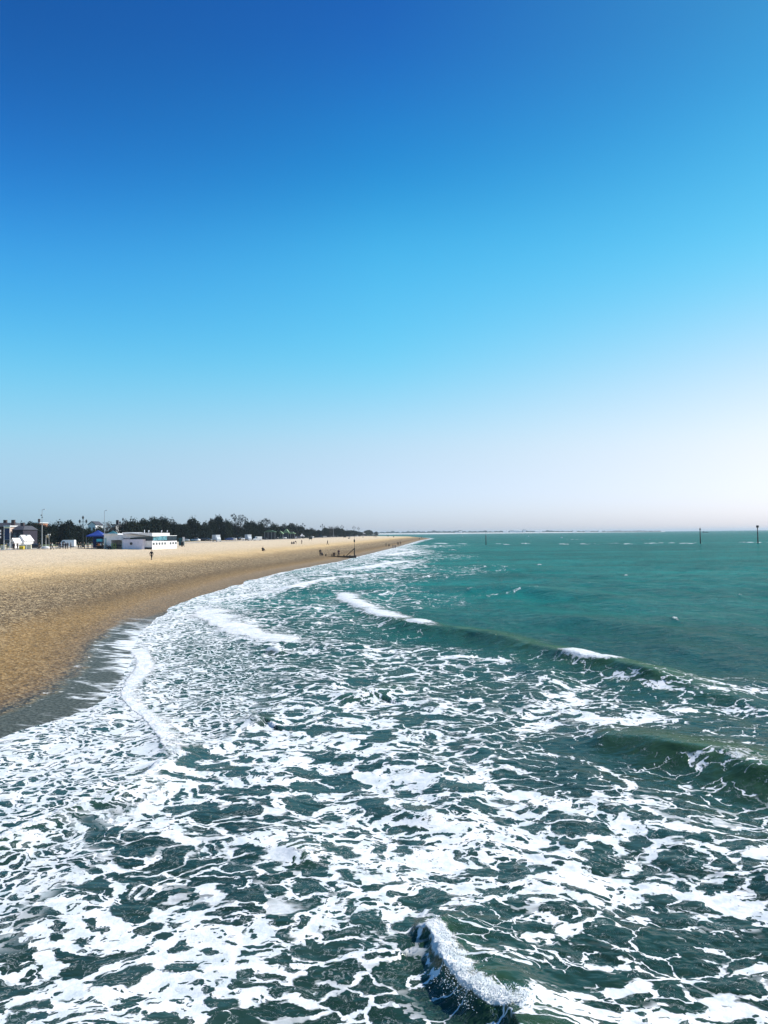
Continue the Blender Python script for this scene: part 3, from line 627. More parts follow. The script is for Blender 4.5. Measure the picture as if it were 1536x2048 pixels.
def tree_proto(key, mat, lobes, n, size, flat=0, limbs=5):
    root = empty('tree'); rr = random.Random(key)
    m = MB(); m.tube((0,0,-.03), (.01,0,.3), .07, .05, 7); m.tube((.01,0,.3), (.0,.02,.72), .05, .02, 7)
    for i in range(limbs):
        a = i*6.28/limbs+rr.uniform(-.4,.4); z = rr.uniform(.22, .5); m.tube((0,0,z), (.5*math.cos(a), .5*math.sin(a), z+rr.uniform(.12,.35)), .03, .008, 5)
    m.build('trunk', BARK, root)
    link(bpy.data.objects.new('crown', crown_mesh('crown', len(key)*7+limbs, lobes, n, size, mat, flat)), root)
    protos[key] = [root, False]
for i in range(4): tree_proto('oak%d' % i, LEAF, lobes_round(i*5+1), 4600, .066, 0, 4+i)
tree_proto('bare', LEAF2, lobes_round(33, 9), 1900, .045, 0, 9)
tree_proto('cypress', LEAF3, [(0,0,.75,.5),(-.5,0,.93,.28),(-.75,.1,.99,.14),(.5,0,.86,.34),(.85,0,.80,.2),(1.0,0,.72,.12),(0,.2,.5,.6),(-.3,0,.35,.6),(.35,.1,.3,.6),(0,0,.15,.7),(.1,0,.98,.14)], 2300, .085, 1, 6)
tree_proto('pine', LEAF3, [(-.1,0,.80,.45),(.45,0,.84,.3),(.9,0,.76,.22),(1.15,0,.72,.1),(-.5,0,.6,.4),(0,0,.45,.62),(0,0,.2,.75),(.2,0,.93,.2)], 2300, .085, 1, 7)
ORD = 'first second third fourth fifth sixth seventh eighth ninth tenth eleventh twelfth thirteenth fourteenth fifteenth sixteenth seventeenth eighteenth nineteenth twentieth'.split()
def ordn(i):
    return ORD[i] if i < 20 else 'twenty-'+ORD[i-20] if i < 29 else 'thirtieth' if i == 29 else 'thirty-'+ORD[i-30] if i < 39 else 'fortieth' if i == 39 else 'forty-'+ORD[i-40] if i < 49 else 'fiftieth'
TREES = [(30,1048,15,330,'o'),(48,1045,14,330,'o'),(62,1044,15,330,'o'),(82,1047,14,340,'o'),(101,1047,12,345,'o'),(118,1042,14,350,'o'),(137,1041,15,350,'o'),(156,1050,13,355,'o'),(176,1056,14,360,'o'),(197,1052,13,370,'o'),
 (215,1041,15,385,'b'),(234,1046,11,380,'b'),(251,1041,13,380,'o'),(268,1037,14,390,'o'),(288,1038,16,400,'o'),(308,1034,15,410,'o'),(326,1033,15,420,'o'),(342,1038,13,430,'o'),(357,1048,12,440,'o'),(370,1048,10,440,'o'),(387,1035,15,450,'o'),
 (409,1044,12,460,'o'),(424,1038,11,470,'o'),(437,1031,12,480,'o'),(452,1040,11,480,'o'),(463,1042,10,500,'o'),(477,1031,14,500,'c'),(494,1043,10,510,'o'),(505,1041,10,520,'o'),(518,1043,9,530,'o'),(530,1038,12,540,'p'),(548,1048,11,560,'o'),(558,1052,9,590,'o'),
 (568,1048,12,620,'o'),(584,1047,14,630,'o'),(600,1052,12,650,'o'),(614,1058,9,680,'o'),(624,1056,9,700,'o'),(637,1060,8,760,'o'),(651,1055,8,800,'o'),(660,1051,8,820,'b'),(673,1053,8,850,'o'),(683,1057,8,900,'o'),(693,1061,7,980,'o'),(706,1062,6,1100,'o'),
 (718,1063,6,1200,'o'),(730,1063,5,1400,'o'),(741,1061,5,1500,'o'),(752,1063,4,1700,'o')]
LOOK = {'o': 'dark round evergreen tree', 'b': 'leafless brown twiggy tree', 'c': 'wind-swept cypress with ragged flat top', 'p': 'dark pine leaning to one side'}
for i, (px, top, hw, Y_, k) in enumerate(TREES):
    z = row_z(px, top, Y_)-LAND_Z; x = col_x(px, Y_); key = 'oak%d' % (i*7 % 4) if k == 'o' else {'b':'bare','c':'cypress','p':'pine'}[k]
    r_ = hw/FPX*Y_*1.3; sc = (r_, r_, z*1.02); rz = (i*2.1) % 6.28 if k in 'ob' else 0
    pr = protos[key]
    if not pr[1]: o = pr[0]; pr[1] = True; o.location = (x, Y_, LAND_Z-.06); o.rotation_euler.z = rz; o.scale = sc
    else: o = dup(pr[0], (x, Y_, LAND_Z-.06), rz, sc)
    tag(o, f'{LOOK[k]}, {ordn(i)} crown from the left end of the seafront trees', 'tree', 'trees behind the seafront road')
# lower wood further back that fills the gaps
def wood(name, pts, n, size, mat, dep, seed):
    r = np.random.RandomState(seed); V_, F_ = [], []
    pts = np.array(pts, float); seg = r.rand(n)*(len(pts)-1); i = seg.astype(int); f = seg-i
    P_ = pts[i]*(1-f[:,None])+pts[i+1]*f[:,None]
    for k in range(n):
        x, y, h = P_[k]; bump = .72+.28*math.sin(x*.11+seed)*math.cos(x*.043)+.15*math.sin(x*.37)
        z = LAND_Z + h*bump*r.rand()**.6; y += r.rand()*dep; x += r.normal()*size
        a = r.normal(size=3)*size*.6; b = r.normal(size=3)*size*.5; a[2] *= .5; b[2] *= .5; q = np.array((x, y, z))
        V_ += [q-a, q+b, q+a, q-b]; F_.append((4*k, 4*k+1, 4*k+2, 4*k+3))
    me = bpy.data.meshes.new(name); me.from_pydata([tuple(v) for v in V_], [], F_); me.materials.append(mat)
    o = link(bpy.data.objects.new(name, me)); o['kind'] = 'stuff'; o['label'] = 'dense dark shrubs and trees filling the park behind the road'; o['category'] = 'woodland'; return o
wood('woodland', [(col_x(px, Y_+25), Y_+25, hh) for px, Y_, hh in [(-60,350,9),(60,355,9.5),(160,372,7),(230,390,8),(300,430,12),(400,480,12),(500,540,12),(560,620,10),(620,720,8),(680,900,9),(740,1400,11)]], 34000, 1.1, LEAF, 30, 5)

# ------------------------------------------------------------------ distant shore across the bay
def far_x(px, Y_): return col_x(px, Y_)
FY = 5200
fs = np.linspace(560, 1330, 200); prof_h = np.interp(fs, [560, 900, 1100, 1330], [9, 8, 6, 1.0])
Vv = np.zeros((200, 4, 3))
for i, px in enumerate(fs):
    for j, (dy, zz) in enumerate([(0,-1.0),(60,1.5),(140,prof_h[i]),(900,prof_h[i]+2)]): Vv[i,j] = (far_x(px, FY+dy), FY+dy, zz)
fsh = grid_mesh('far_shore', Vv, None, None, pm('pale_far_sand', (.62,.60,.55), .9, .1, .01)); fsh['kind'] = 'structure'
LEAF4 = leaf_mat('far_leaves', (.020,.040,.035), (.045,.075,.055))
LAND_SAVE = LAND_Z
r = np.random.RandomState(8); V_, F_ = [], []
for k in range(9000):
    px = 560+r.rand()**.9*760; hh = np.interp(px, [560,700,760,900,960,1090,1180,1330], [20,15,17,21,16,12,7,2])*(.75+.22*math.sin(px*.19)*math.sin(px*.053)+.16*math.sin(px*.61))
    y = FY+150+r.rand()*200; x = far_x(px, y); z = 3+hh*r.rand()**.5; a = r.normal(size=3)*(6,6,1.6); b = r.normal(size=3)*(4,4,2.0); q = np.array((x, y, z))
    V_ += [q-a, q+b, q+a, q-b]; F_.append((4*k, 4*k+1, 4*k+2, 4*k+3))
me = bpy.data.meshes.new('far_woodland'); me.from_pydata([tuple(v) for v in V_], [], F_); me.materials.append(LEAF4)
o = link(bpy.data.objects.new('far_woodland', me)); o['kind'] = 'stuff'; o['label'] = 'hazy line of trees along the far shore of the bay'; o['category'] = 'woodland'
FARB = [(915,10,9,'low white'),(921,6,12,'small white'),(1012,10,11,'long white'),(1024,7,16,'tall white'),(1033,9,20,'broad white'),(1041,6,17,'narrow white'),(1049,5,24,'tallest white'),(1075,8,12,'squat white'),(1082,5,10,'little white'),(1176,9,7,'last pale'),(1201,6,8,'faint white'),(1150,8,6,'faint low')]
for i, (px, w_, h_, lk) in enumerate(FARB):
    ww = w_/FPX*FY/2; rt = empty('far_building', (far_x(px, FY+130), FY+130, 5)); h_ *= .8
    MB().box(-ww, ww, 0, 22, -2, h_).build('wall', WHITE, rt); MB().box(-ww*1.03, ww*1.03, -.5, 22.5, h_+.01, h_+2.4, (-ww, ww, 8, 14)).build('roof', SLATE if i % 3 == 0 else WHITE, rt)
    tag(rt, f'{lk} building, {ordn(i)} in the list from nearest the beach' if 0 else f'{lk} waterfront block on the far shore, {ordn(sorted([b[0] for b in FARB]).index(px))} from the beach end', 'building', 'pale buildings on the far shore')

# ------------------------------------------------------------------ sea marks, buoys, boat
def post(px, row, h, r_, kind, label):
    P_ = at_z(px, row, 0.0); rt = empty('channel_marker_post', P_); H2 = h
    MB().tube((0,0,-3), (-.012*h if kind != 'left' else 0, 0, H2), r_*1.25, r_*.8, 10).build('pile', TIMBER, rt, True)
    if kind == 'can': MB().lathe([(.55,0),(.62,.15),(.62,1.0),(.55,1.15)], (-.01*h,0,H2), 12).build('topmark', BLACKM, rt)
    elif kind == 'cone': MB().lathe([(.05,1.1),(.45,.2),(.45,0)], (-.01*h,0,H2), 12).build('topmark', BLACKM, rt)
    else: MB().tube((0,0,H2),(0,0,H2+1.6),.06,.06,6).lathe([(.3,0),(.3,.5)], (0,0,H2+1.5), 8).build('topmark', GREYM, rt)
    tag(rt, label, 'marker post')
post(972, 1089.5, 5.6, .24, 'left', 'thin dark pile with light rod on top, standing alone nearest the beach')
post(1401, 1087.5, 7.4, .26, 'cone', 'slender dark pile beside the distant boat in open sea')
post(1516, 1087, 8.2, .28, 'can', 'thick dark pile with black can-shaped head at the seaward end')
for px, row, lb in [(925,1072.5,'small pale buoy floating between the beach tip and first pile'),(1057,1073,'small white buoy on open sea beyond the first pile'),(1123,1076,'small pale buoy farthest out toward the second pile')]:
    P_ = at_z(px, row, 0); rt = empty('buoy', P_)
    MB().lathe([(.3,-.4),(1.0,-.2),(1.05,.5),(.6,.9)], n=14).build('float', WHITE, rt, True); MB().tube((0,0,.9),(0,0,2.4),.22,.12,8).lathe([(.35,0),(.35,.5)], (0,0,2.3), 8).build('mast', GREYM, rt); tag(rt, lb, 'buoy', 'buoys in the bay')
P_ = at_z(1411, 1065.2, 0); bt = empty('fishing_boat', P_)
hull = [(-10,1.9),(-9.2,-.4),(7.5,-.4),(10.5,2.6),(8.5,2.2),(-4,1.4)]
MB().prism(hull, -2.2, 2.2).build('hull', DARK, bt); MB().box(-8.2,-4.6,-1.5,1.5,1.3,4.2,(-7.9,-5,-1.3,1.3)).build('wheelhouse', DARK, bt)
MB().tube((3.2,0,1),(3.2,0,5.5),.28,.18).tube((3.2,0,4.6),(6.5,0,2.4),.12,.12).build('derrick', DARK, bt); MB().prism([(8.2,1.0),(10.3,2.5),(11.8,2.7),(11.2,1.2)], -1.1, 1.1).build('bow_rail', WHITE, bt)
tag(bt, 'dark fishing boat with white bow low on the horizon', 'boat')

# ------------------------------------------------------------------ groyne with beacon
ga, gb = on_ground(652, 1112.5), on_ground(712, 1117); gr = empty('groyne', (gb[0], gb[1], 0))
L_ = Vector((ga[0]-gb[0], ga[1]-gb[1], 0)); Ln = L_.length; dn = L_.normalized(); gr.rotation_euler.z = math.atan2(dn.y, dn.x)
zt = lambda q: .75+(ga[2]-.1)*q/Ln*.8
m = MB()
for k in range(3): m.add([(0,-.06,-.6+.45*k),(Ln,-.06,-.5+ga[2]*.9+.2*k),(Ln,.06,-.5+ga[2]*.9+.2*k),(0,.06,-.6+.45*k),(0,-.06,-.17+.45*k),(Ln,-.06,-.32+ga[2]*.9+.2*k),(Ln,.06,-.32+ga[2]*.9+.2*k),(0,.06,-.17+.45*k)],[(0,3,2,1),(4,5,6,7),(0,1,5,4),(1,2,6,5),(2,3,7,6),(3,0,4,7)])
m.build('planking', TIMBER, gr)
for k in range(6):
    q = Ln*k/5; MB().box(q-.13, q+.13, -.2, -.065, -1, zt(q)+.12).build('upright', TIMBER, gr)
tag(gr, 'low dark timber groyne running down the shingle to the surf', 'groyne')
bp = on_ground(709, 1116); bc = empty('beacon', (bp[0], bp[1], 0)); bz = row_z(709, 1068, bp[1])
MB().tube((0,0,-1),(0,0,3.0),.17,.15,8).build('post', TIMBER, bc); MB().tube((0,0,3.0),(0,0,bz),.05,.035,6).build('rod', BLACKM, bc)
MB().lathe([(.2,0),(.2,.75)], (0,0,row_z(709,1084,bp[1])), 10).build('topmark', BLACKM, bc)
MB().tube((-.05,0,2.75),(-2.45,.3,.55),.11,.11,6).build('brace', TIMBER, bc)
tag(bc, 'tall thin beacon with slanting brace at the seaward end of the groyne', 'beacon')

# ------------------------------------------------------------------ lamps
def tall_lamp(px, Y_, top, label, ext):
    rt = empty('street_lamp', (col_x(px, Y_), Y_, LAND_Z)); h = row_z(px, top, Y_)-LAND_Z
    MB().tube((0,0,0),(0,0,h*.6),.17,.14,8).build('lower_column', GREYM, rt); MB().tube((0,0,h*.6),(0,0,h),.085,.05,8).build('upper_column', GREYM, rt)
    MB().tube((0,0,h-.1),(.55,0,h),.05,.04,6).build('bracket', GREYM, rt); MB().box(.3,.95,-.14,.14,h-.02,h+.14,(.35,.9,-.1,.1)).build('lamp_head', CHROME, rt)
    if ext:
        MB().box(-.32,-.06,-.15,.15,h*.845,h*.87).build('speaker', BLACKM, rt); MB().box(-.1,.16,-.15,.15,h*.795,h*.815).build('camera_housing', BLACKM, rt)
    tag(rt, label, 'street lamp')
tall_lamp(84, 205, 1019, 'tall slim grey lamp post with boxes near its top, tallest post on the promenade', True)
tall_lamp(209, 226, 1021, 'tall slim lamp post rising behind the white kiosk', False)
tall_lamp(541, 560, 1047, 'pale slim lamp post in front of the leaning pine', False)
tall_lamp(667, 760, 1047, 'slim mast among the far trees beyond the lorries', False)
def ornate():
    rt = empty('ornate_lamp'); h = 10.0
    m = MB(); m.lathe([(.32,0),(.32,.7),(.2,.9),(.15,1.2),(.11,5),(.08,8.4),(.12,8.5),(.07,8.7),(.06,9.1)]); m.build('column', BLACKM, rt)
    m = MB()
    for s_ in (-1, 1):
        pts = [(0,7.2),(s_*.5,7.1),(s_*.95,7.5),(s_*1.05,8.3),(s_*.95,8.75)]
        for a, b in zip(pts, pts[1:]): m.tube((a[0],0,a[1]),(b[0],0,b[1]),.05,.05,5)
        pts = [(0,8.2),(s_*.4,8.35),(s_*.7,8.0)]
        for a, b in zip(pts, pts[1:]): m.tube((a[0],0,a[1]),(b[0],0,b[1]),.035,.035,5)
    m.build('arms', BLACKM, rt)
    for x, z in ((-1.05,7.9),(1.05,7.9),(0,9.1)):
        ln = MB().lathe([(.12,-.1),(.2,.0),(.34,.55),(.36,.62)], (x,0,z), 8).build('lantern', pm('old_lamp_glass', (.05,.07,.08), .3), rt)
        MB().lathe([(.38,0),(.2,.25),(.06,.4),(.03,.6)], (x,0,z+.625), 8).build('lantern_cap', BLACKM, ln)
    return rt
ol = ornate(); first = True
for px, Y_, top, lb in [(166,232,1032,'black ornate three-lantern lamp left of the blue gazebo'),(246,262,1036,'black ornate three-lantern lamp behind the lilac pavilion'),(585,560,1046,'ornate lamp above the domed trees, nearer of the pair'),(594,590,1047,'ornate lamp above the domed trees, farther of the pair'),
        (606,600,1046,'ornate lamp standing clear where the domed trees slope down'),(645,720,1048,'ornate lamp with open sky behind, left of the far mast'),(684,880,1050,'ornate lamp right of the far mast over the last big trees'),(708,1000,1052,'ornate lamp above the far low roofs, nearer of two'),(717,1100,1054,'ornate lamp above the far low roofs, last one along'),(694,1300,1058,'tiny far ornate lamp half hidden by haze')]:
    h = row_z(px, top, Y_)-LAND_Z; k = h/10.1; kw = max(1.0, k*.9)*(1.0 if Y_ < 400 else 1.35)
    loc = (col_x(px, Y_), Y_, LAND_Z)
    if first: o = ol; o.location = loc; o.scale = (kw, kw, k); first = False
    else: o = dup(ol, loc, 0, (kw, kw, k))
    tag(o, lb, 'street lamp', 'ornate lamps along the seafront')

# ------------------------------------------------------------------ vehicles
PAINT = {'white':(.8,.8,.8),'silver':(.42,.44,.46),'black':(.012,.013,.016),'blue':(.02,.05,.18),'grey':(.12,.13,.14),'red':(.3,.03,.03),'dark green':(.02,.05,.04)}
def car_paint(c): return pm('paint_'+c.replace(' ', '_'), PAINT[c], .25, .05, 1, spec=.6)
def loft(m, secs):
    """cross-sections (x, half width bottom, half width top, z low, z high) joined nose to tail"""
    vs = []; 
    for x, wb, wt, z0, z1 in secs: vs += [(x,-wb,z0),(x,wb,z0),(x,wb*1.02,(z0+z1)/2),(x,wt,z1),(x,-wt,z1),(x,-wb*1.02,(z0+z1)/2)]
    n = len(secs); fs = [(k*6+i, k*6+(i+1)%6, (k+1)*6+(i+1)%6, (k+1)*6+i) for k in range(n-1) for i in range(6)]+[(5,4,3,2,1,0), tuple((n-1)*6+i for i in range(6))]
    m.add(vs, fs); return m
def wheels(rt, xs, r_, w_):
    for x in xs:
        for s_ in (-1, 1):
            wh = MB().tube((x, s_*w_-.11*s_, r_),(x, s_*w_+.1*s_, r_), r_, r_, 14).build('wheel', RUBBER, rt)
            MB().tube((x, s_*w_+.1*s_, r_),(x, s_*w_+.125*s_, r_), r_*.6, r_*.5, 10).build('rim', GREYM, wh)
def car(c):
    rt = empty('parked_car')
    loft(MB(), [(-2.1,.78,.6,.35,.75),(-2.0,.84,.76,.25,.92),(-1.0,.88,.82,.22,.98),(1.0,.88,.82,.22,.97),(1.9,.86,.8,.25,.98),(2.08,.8,.72,.4,.9)]).build('body', car_paint(c), rt, True)
    loft(MB(), [(-1.15,.80,.78,.93,.97),(-.45,.76,.60,.95,1.43),(.2,.76,.60,.95,1.47),(1.2,.76,.58,.95,1.42),(1.85,.76,.7,.95,1.0)]).build('windows', GLASS, rt, True)
    MB().box(-.42,1.2,-.60,.60,1.46,1.50,(-.3,1.1,-.55,.55)).build('roof', car_paint(c), rt)
    wheels(rt, (-1.3, 1.3), .32, .76)
    for s_ in (-1, 1):
        MB().box(-2.1,-2.0,s_*.62-.14,s_*.62+.14,.62,.76).build('headlight', CHROME, rt); MB().box(2.02,2.1,s_*.66-.1,s_*.66+.1,.68,.86).build('tail_light', RED, rt)
    return rt
def van(c):
    rt = empty('parked_van')
    loft(MB(), [(-2.6,.86,.8,.35,.95),(-2.45,.94,.86,.3,1.1),(-1.75,.96,.9,.3,1.25),(-1.2,.97,.8,.3,2.2),(-.9,.97,.84,.3,2.35),(2.45,.97,.86,.3,2.35),(2.55,.95,.82,.4,2.2)]).build('body', car_paint(c), rt)
    MB().add([(-1.80,-.75,1.3),(-1.80,.75,1.3),(-1.24,.68,2.12),(-1.24,-.68,2.12),(-1.70,-.75,1.32),(-1.70,.75,1.32),(-1.14,.68,2.12),(-1.14,-.68,2.12)],[(0,1,2,3),(7,6,5,4),(0,4,5,1),(1,5,6,2),(2,6,7,3),(3,7,4,0)]).build('windscreen', GLASS, rt)
    for s_ in (-1, 1): MB().box(-1.3,-.35,s_*.95-.03,s_*.95+.03,1.35,1.95,(-1.05,-.35,s_*.93-.03,s_*.93+.03)).build('side_window', GLASS, rt)
    wheels(rt, (-1.75, 1.6), .36, .86); return rt
def lorry():
    rt = empty('box_lorry')
    MB().box(-3.2,3.6,-1.22,1.22,.95,3.6).build('cargo_box', car_paint('white'), rt, bevel=.04)
    loft(MB(), [(3.66,1.1,1.05,.5,2.3),(4.6,1.1,1.02,.5,2.35),(5.2,1.08,.98,.45,1.5),(5.4,1.04,.98,.45,1.35)]).build('cab', car_paint('white'), rt)
    MB().box(4.6,5.0,-1.0,1.0,1.45,2.2,(4.55,4.62,-.95,.95)).build('windscreen', GLASS, rt); MB().box(-3.0,3.5,-1.0,1.0,.6,.93).build('chassis', DARK, rt)
    MB().box(-3.27,-3.21,-1.12,1.12,1.05,3.5).build('rear_shutter', GREYM, rt); wheels(rt, (-1.9, 4.3), .48, 1.0); return rt
CARS = {}
def place_vehicle(kind, c, px, Y_, rz, lb, grp):
    key = (kind, c); loc = (col_x(px, Y_), Y_, LAND_Z)
    if key not in CARS:
        o = CARS[key] = {'car': car, 'van': van}[kind](c) if kind != 'lorry' else lorry(); o.location = loc; o.rotation_euler.z = rz
    else: o = dup(CARS[key], loc, rz)
    if kind == 'car' and px > 300: o.scale = (1.3, 1.3, 1.3)
    tag(o, lb, {'car':'car','van':'van','lorry':'lorry'}[kind], grp)
G = 'vehicles parked along the seafront road'
place_vehicle('lorry', 'white', 432, 395, -1.05, 'larger white box lorry, left of the two, parked by the road', G)
place_vehicle('lorry', 'white', 496, 445, -1.15, 'smaller-looking white box lorry next to the small white van', G)
place_vehicle('van', 'white', 515, 450, .5, 'white van with dark windscreen just beyond the second lorry', G)
place_vehicle('van', 'white', 134, 236, .05, 'white van behind the crowd left of the blue gazebo', G)
place_vehicle('car', 'black', 66, 214, .5, 'black car beside the low white wall on the promenade', G)
VC = [('silver',369,'nearest the glazed pavilion'),('white',391,'alone with clear dark gaps on both sides'),('black',405,'between the white car and the grey one'),('grey',415,'tucked just before the first lorry'),('blue',458,'directly beyond the first lorry'),('white',465,'beyond the blue car between the lorries'),
      ('black',473,'midway between the two lorries'),('white',481,'last before the second lorry'),('black',526,'just beyond the white van by the second lorry'),('blue',534,'under the slim pale lamp post, near side'),('grey',542,'at the foot of the slim pale lamp post'),('black',550,'in front of the flat green roof'),
      ('dark green',557,'under the right end of the green roof'),('white',566,'at the first pale green canopy'),('black',573,'beneath the pale green canopies'),('blue',580,'between white cars by the green canopies'),('white',588,'right of the blue car by the canopies'),('grey',596,'next to the small white tent'),('black',612,'right of the small white tent'),
      ('white',622,'behind the waste bins on the shingle edge'),('black',630,'left of the tall far ornate lamp'),('black',639,'second of a dark pair by the far lamp'),('silver',648,'pale among dark cars beneath the far trees'),('black',657,'below the brown bare far tree'),('grey',666,'at the foot of the far mast'),
      ('white',675,'right of the far mast'),('black',685,'first of the dark line beyond the mast'),('blue',694,'second of the dark line beyond the mast'),('white',712,'by itself near the far low roofs'),('black',720,'first of the farthest dark cars'),('black',726,'last of the farthest dark cars')]
for i, (c, px, lb) in enumerate(VC):
    Y_ = float(np.interp(px, [360, 450, 520, 600, 660, 700, 730], [400, 450, 500, 620, 800, 1050, 1300]))
    place_vehicle('car', c, px, Y_+4, [.1, -.35, .25, 3.0, .4][i % 5], f'{c} parked car {lb}', G)

# ------------------------------------------------------------------ promenade buildings
def XY(px, Y_): return (col_x(px, Y_), Y_)
def rz_(px, row, Y_): return row_z(px, row, Y_)
BZ = 3.0
kb = empty('white_kiosk', (col_x(228, 213), 213, 0)); ox, oy = kb.location.x, kb.location.y
def loc2(px, Y_): x, y = XY(px, Y_); return (x-ox, y-oy)
m = MB(); z1 = rz_(228, 1069, 213)
m.wall(loc2(208,213), loc2(222.5,213), 6, BZ, z1); m.wall(loc2(222.5,213), loc2(245.5,213), 6, rz_(230,1080,213), z1); m.wall(loc2(243.7,213), loc2(245.5,213), 6, BZ, rz_(230,1080.1,213)); m.wall((loc2(222.5,213)[0], 5), (loc2(243.7,213)[0], 5), .5, BZ, rz_(230,1080.1,213))
m.build('wall', WHITE, kb)
MB().wall((loc2(206.5,213)[0], -.4), (loc2(236,213)[0], -.4), 6.8, z1+.01, z1+.28).build('roof', WHITE, kb)
MB().box(loc2(224,213)[0], loc2(243,213)[0], .6, .8, rz_(230,1093,213), rz_(230,1089,213)).build('counter', DARK, kb)
m = MB(); [m.tube((loc2(p_,213)[0], -.15, BZ), (loc2(p_,213)[0], -.15, rz_(230,1086,213)), .08, .08, 6) for p_ in (224,228,232)]; m.build('barrier', pm('lime_paint', (.5,.6,.12)), kb)
MB().box(loc2(209.5,213)[0], loc2(213,213)[0], -.04, -.003, BZ, rz_(211,1076,213)).build('door', pm('pale_teal_paint', (.38,.52,.55)), kb)
tag(kb, 'white flat-roofed kiosk with dark open serving front beside blue gazebo', 'kiosk')
pv = empty('beach_cafe', (col_x(275, 211), 211, 0)); ox, oy = pv.location.x, pv.location.y
m = MB(); m.wall(loc2(245.8,210.5), loc2(286,209), 9, BZ, rz_(265,1078.5,210)); m.build('wall', LILAC, pv)
m = MB(); m.wall(loc2(286,210.2), loc2(304,210), 9, BZ, rz_(295,1081.5,210)); m.build('side_wall', WHITE, pv)
m = MB(); m.wall(loc2(245.8,212), loc2(304,211.2), 8, rz_(250,1075.5,211), rz_(250,1066.5,211), rz_(304,1073,211)); m.build('upper_wall', WHITE, pv)
MB().wall(loc2(268,210.9), loc2(304.2,209.9), .6, rz_(285,1081.4,210), rz_(285,1074.6,210), rz_(304,1073.2,210)).build('window_band', GLASS, pv)
MB().wall(loc2(244,209.5), loc2(305,209), 14, rz_(244,1066.3,210), rz_(244,1064.5,210)+.0, rz_(305,1072.6,210)).build('roof', WHITE, pv)
MB().wall(loc2(262,223), loc2(316,223), 8, rz_(290,1075,223), rz_(262,1066,223), rz_(316,1067.5,223)).build('rear_roof', SLATE, pv)
mm = MB(); c0 = loc2(262.2, 209.7); mm.tube((c0[0], c0[1]-.05, rz_(262,1087,210)), (c0[0], c0[1]+.2, rz_(262,1087,210)), .38, .38, 16); mm.build('porthole', GLASS, pv)
MB().wall(loc2(286.5,209.9), loc2(303.5,209.7), .12, BZ, rz_(295,1094.6,210)).build('plinth', DARK, pv)
MB().tube((loc2(289,216)[0], 5, 6.5), (loc2(289,216)[0], 5, rz_(289,1059.5,216)), .12, .12, 6).build('chimney', WHITE, pv)
a_, b_ = loc2(304.4, 210), loc2(354, 226)
MB().wall(a_, b_, 7, BZ-.3, rz_(304,1082.6,210)).build('terrace_wall', WHITE, pv)
w0, w1 = Vector(a_), Vector(b_); dv = w1-w0; nn = Vector((-dv.y, dv.x)).normalized()
zt0, zt1, zb_ = rz_(304,1072,210), rz_(304,1071.5,210), rz_(304,1081,210)
for k in range(5):
    q0, q1 = w0+dv*(k/5+.008)+nn*.1, w0+dv*((k+1)/5-.008)+nn*.1
    MB().wall(q0, q1, .06, zb_, zt0).build('glass_screen', TEALG if k < 3 else GLASS, pv)
MB().wall(w0+nn*.04, w1+nn*.04, .2, zt0+.01, zt0+.14).build('top_rail', WHITE, pv)
MB().wall(w0+nn*1.2, w1+nn*1.2, 5.5, rz_(304,1082.5,210), rz_(304,1078,210)).build('inner_room', DARK, pv)
for k in range(9):
    if k in (5,): continue
    q0, q1 = w0+dv*(k/9+.025)-nn*.02, w0+dv*((k+1)/9-.02)-nn*.02
    wd = MB().wall(q0, q1, .03, rz_(304,1090,210), rz_(304,1085.2,210)).build('window', GLASS, pv)
    mid = (q0+q1)/2; MB().wall(mid-dv.normalized()*.04-nn*.02, mid+dv.normalized()*.04-nn*.02, .02, rz_(304,1090,210), rz_(304,1085.2,210)).build('glazing_bar', WHITE, wd)
for k in (.12, .62, .85):
    q = w0+dv*k+nn*2; MB().tube((q.x,q.y,5.5),(q.x,q.y,8.3),.06,.06,6).lathe([(.1,-.2),(.22,0),(.1,.2)], (q.x,q.y,8.4), 8).build('globe_light', WHITE, pv)
tag(pv, 'lilac and white beach cafe with sloping roof and glazed terrace', 'cafe')

def gazebo(px0, px1, Y_, peak, eave, mat, side, lb):
    x0, x1 = col_x(px0, Y_), col_x(px1, Y_); hw = (x1-x0)/2; rt = empty('gazebo', ((x0+x1)/2, Y_+hw, LAND_Z-.1))
    ze, zp = row_z((px0+px1)/2, eave, Y_)-LAND_Z+.1, row_z((px0+px1)/2, peak, Y_)-LAND_Z+.1; e = hw
    MB().add([(-e,-e,ze),(e,-e,ze),(e,e,ze),(-e,e,ze),(0,0,zp),(-e*.45,-e*.45,ze+(zp-ze)*.45),(e*.45,-e*.45,ze+(zp-ze)*.45),(e*.45,e*.45,ze+(zp-ze)*.45),(-e*.45,e*.45,ze+(zp-ze)*.45),
      (-e,-e,ze-.35),(e,-e,ze-.35),(e,e,ze-.35),(-e,e,ze-.35)],
      [(0,1,6,5),(1,2,7,6),(2,3,8,7),(3,0,5,8),(5,6,4),(6,7,4),(7,8,4),(8,5,4),(9,10,1,0),(10,11,2,1),(11,12,3,2),(12,9,0,3)]).build('canopy', mat, rt)
    for sx_ in (-1, 1):
        for sy_ in (-1, 1): MB().tube((sx_*e*.97, sy_*e*.97, 0), (sx_*e*.97, sy_*e*.97, ze-.02), .05, .05, 6).build('leg', GREYM, rt)
    if side: MB().box(-e*.95, e*.2, e*.9, e*.93, .1, ze-.36).build('side_panel', NAVY, rt)
    tag(rt, lb, 'gazebo', 'gazebos by the kiosk')
gazebo(172, 207, 214, 1060, 1071, BLUE, True, 'bright blue gazebo with pointed roof and dark sides')
gazebo(208, 234, 232, 1061, 1069, TEAL, False, 'dull teal gazebo whose top shows over the white kiosk')
gazebo(599, 608, 640, 1067, 1072, WHITE, False, 'small white pointed tent among the far parked cars')
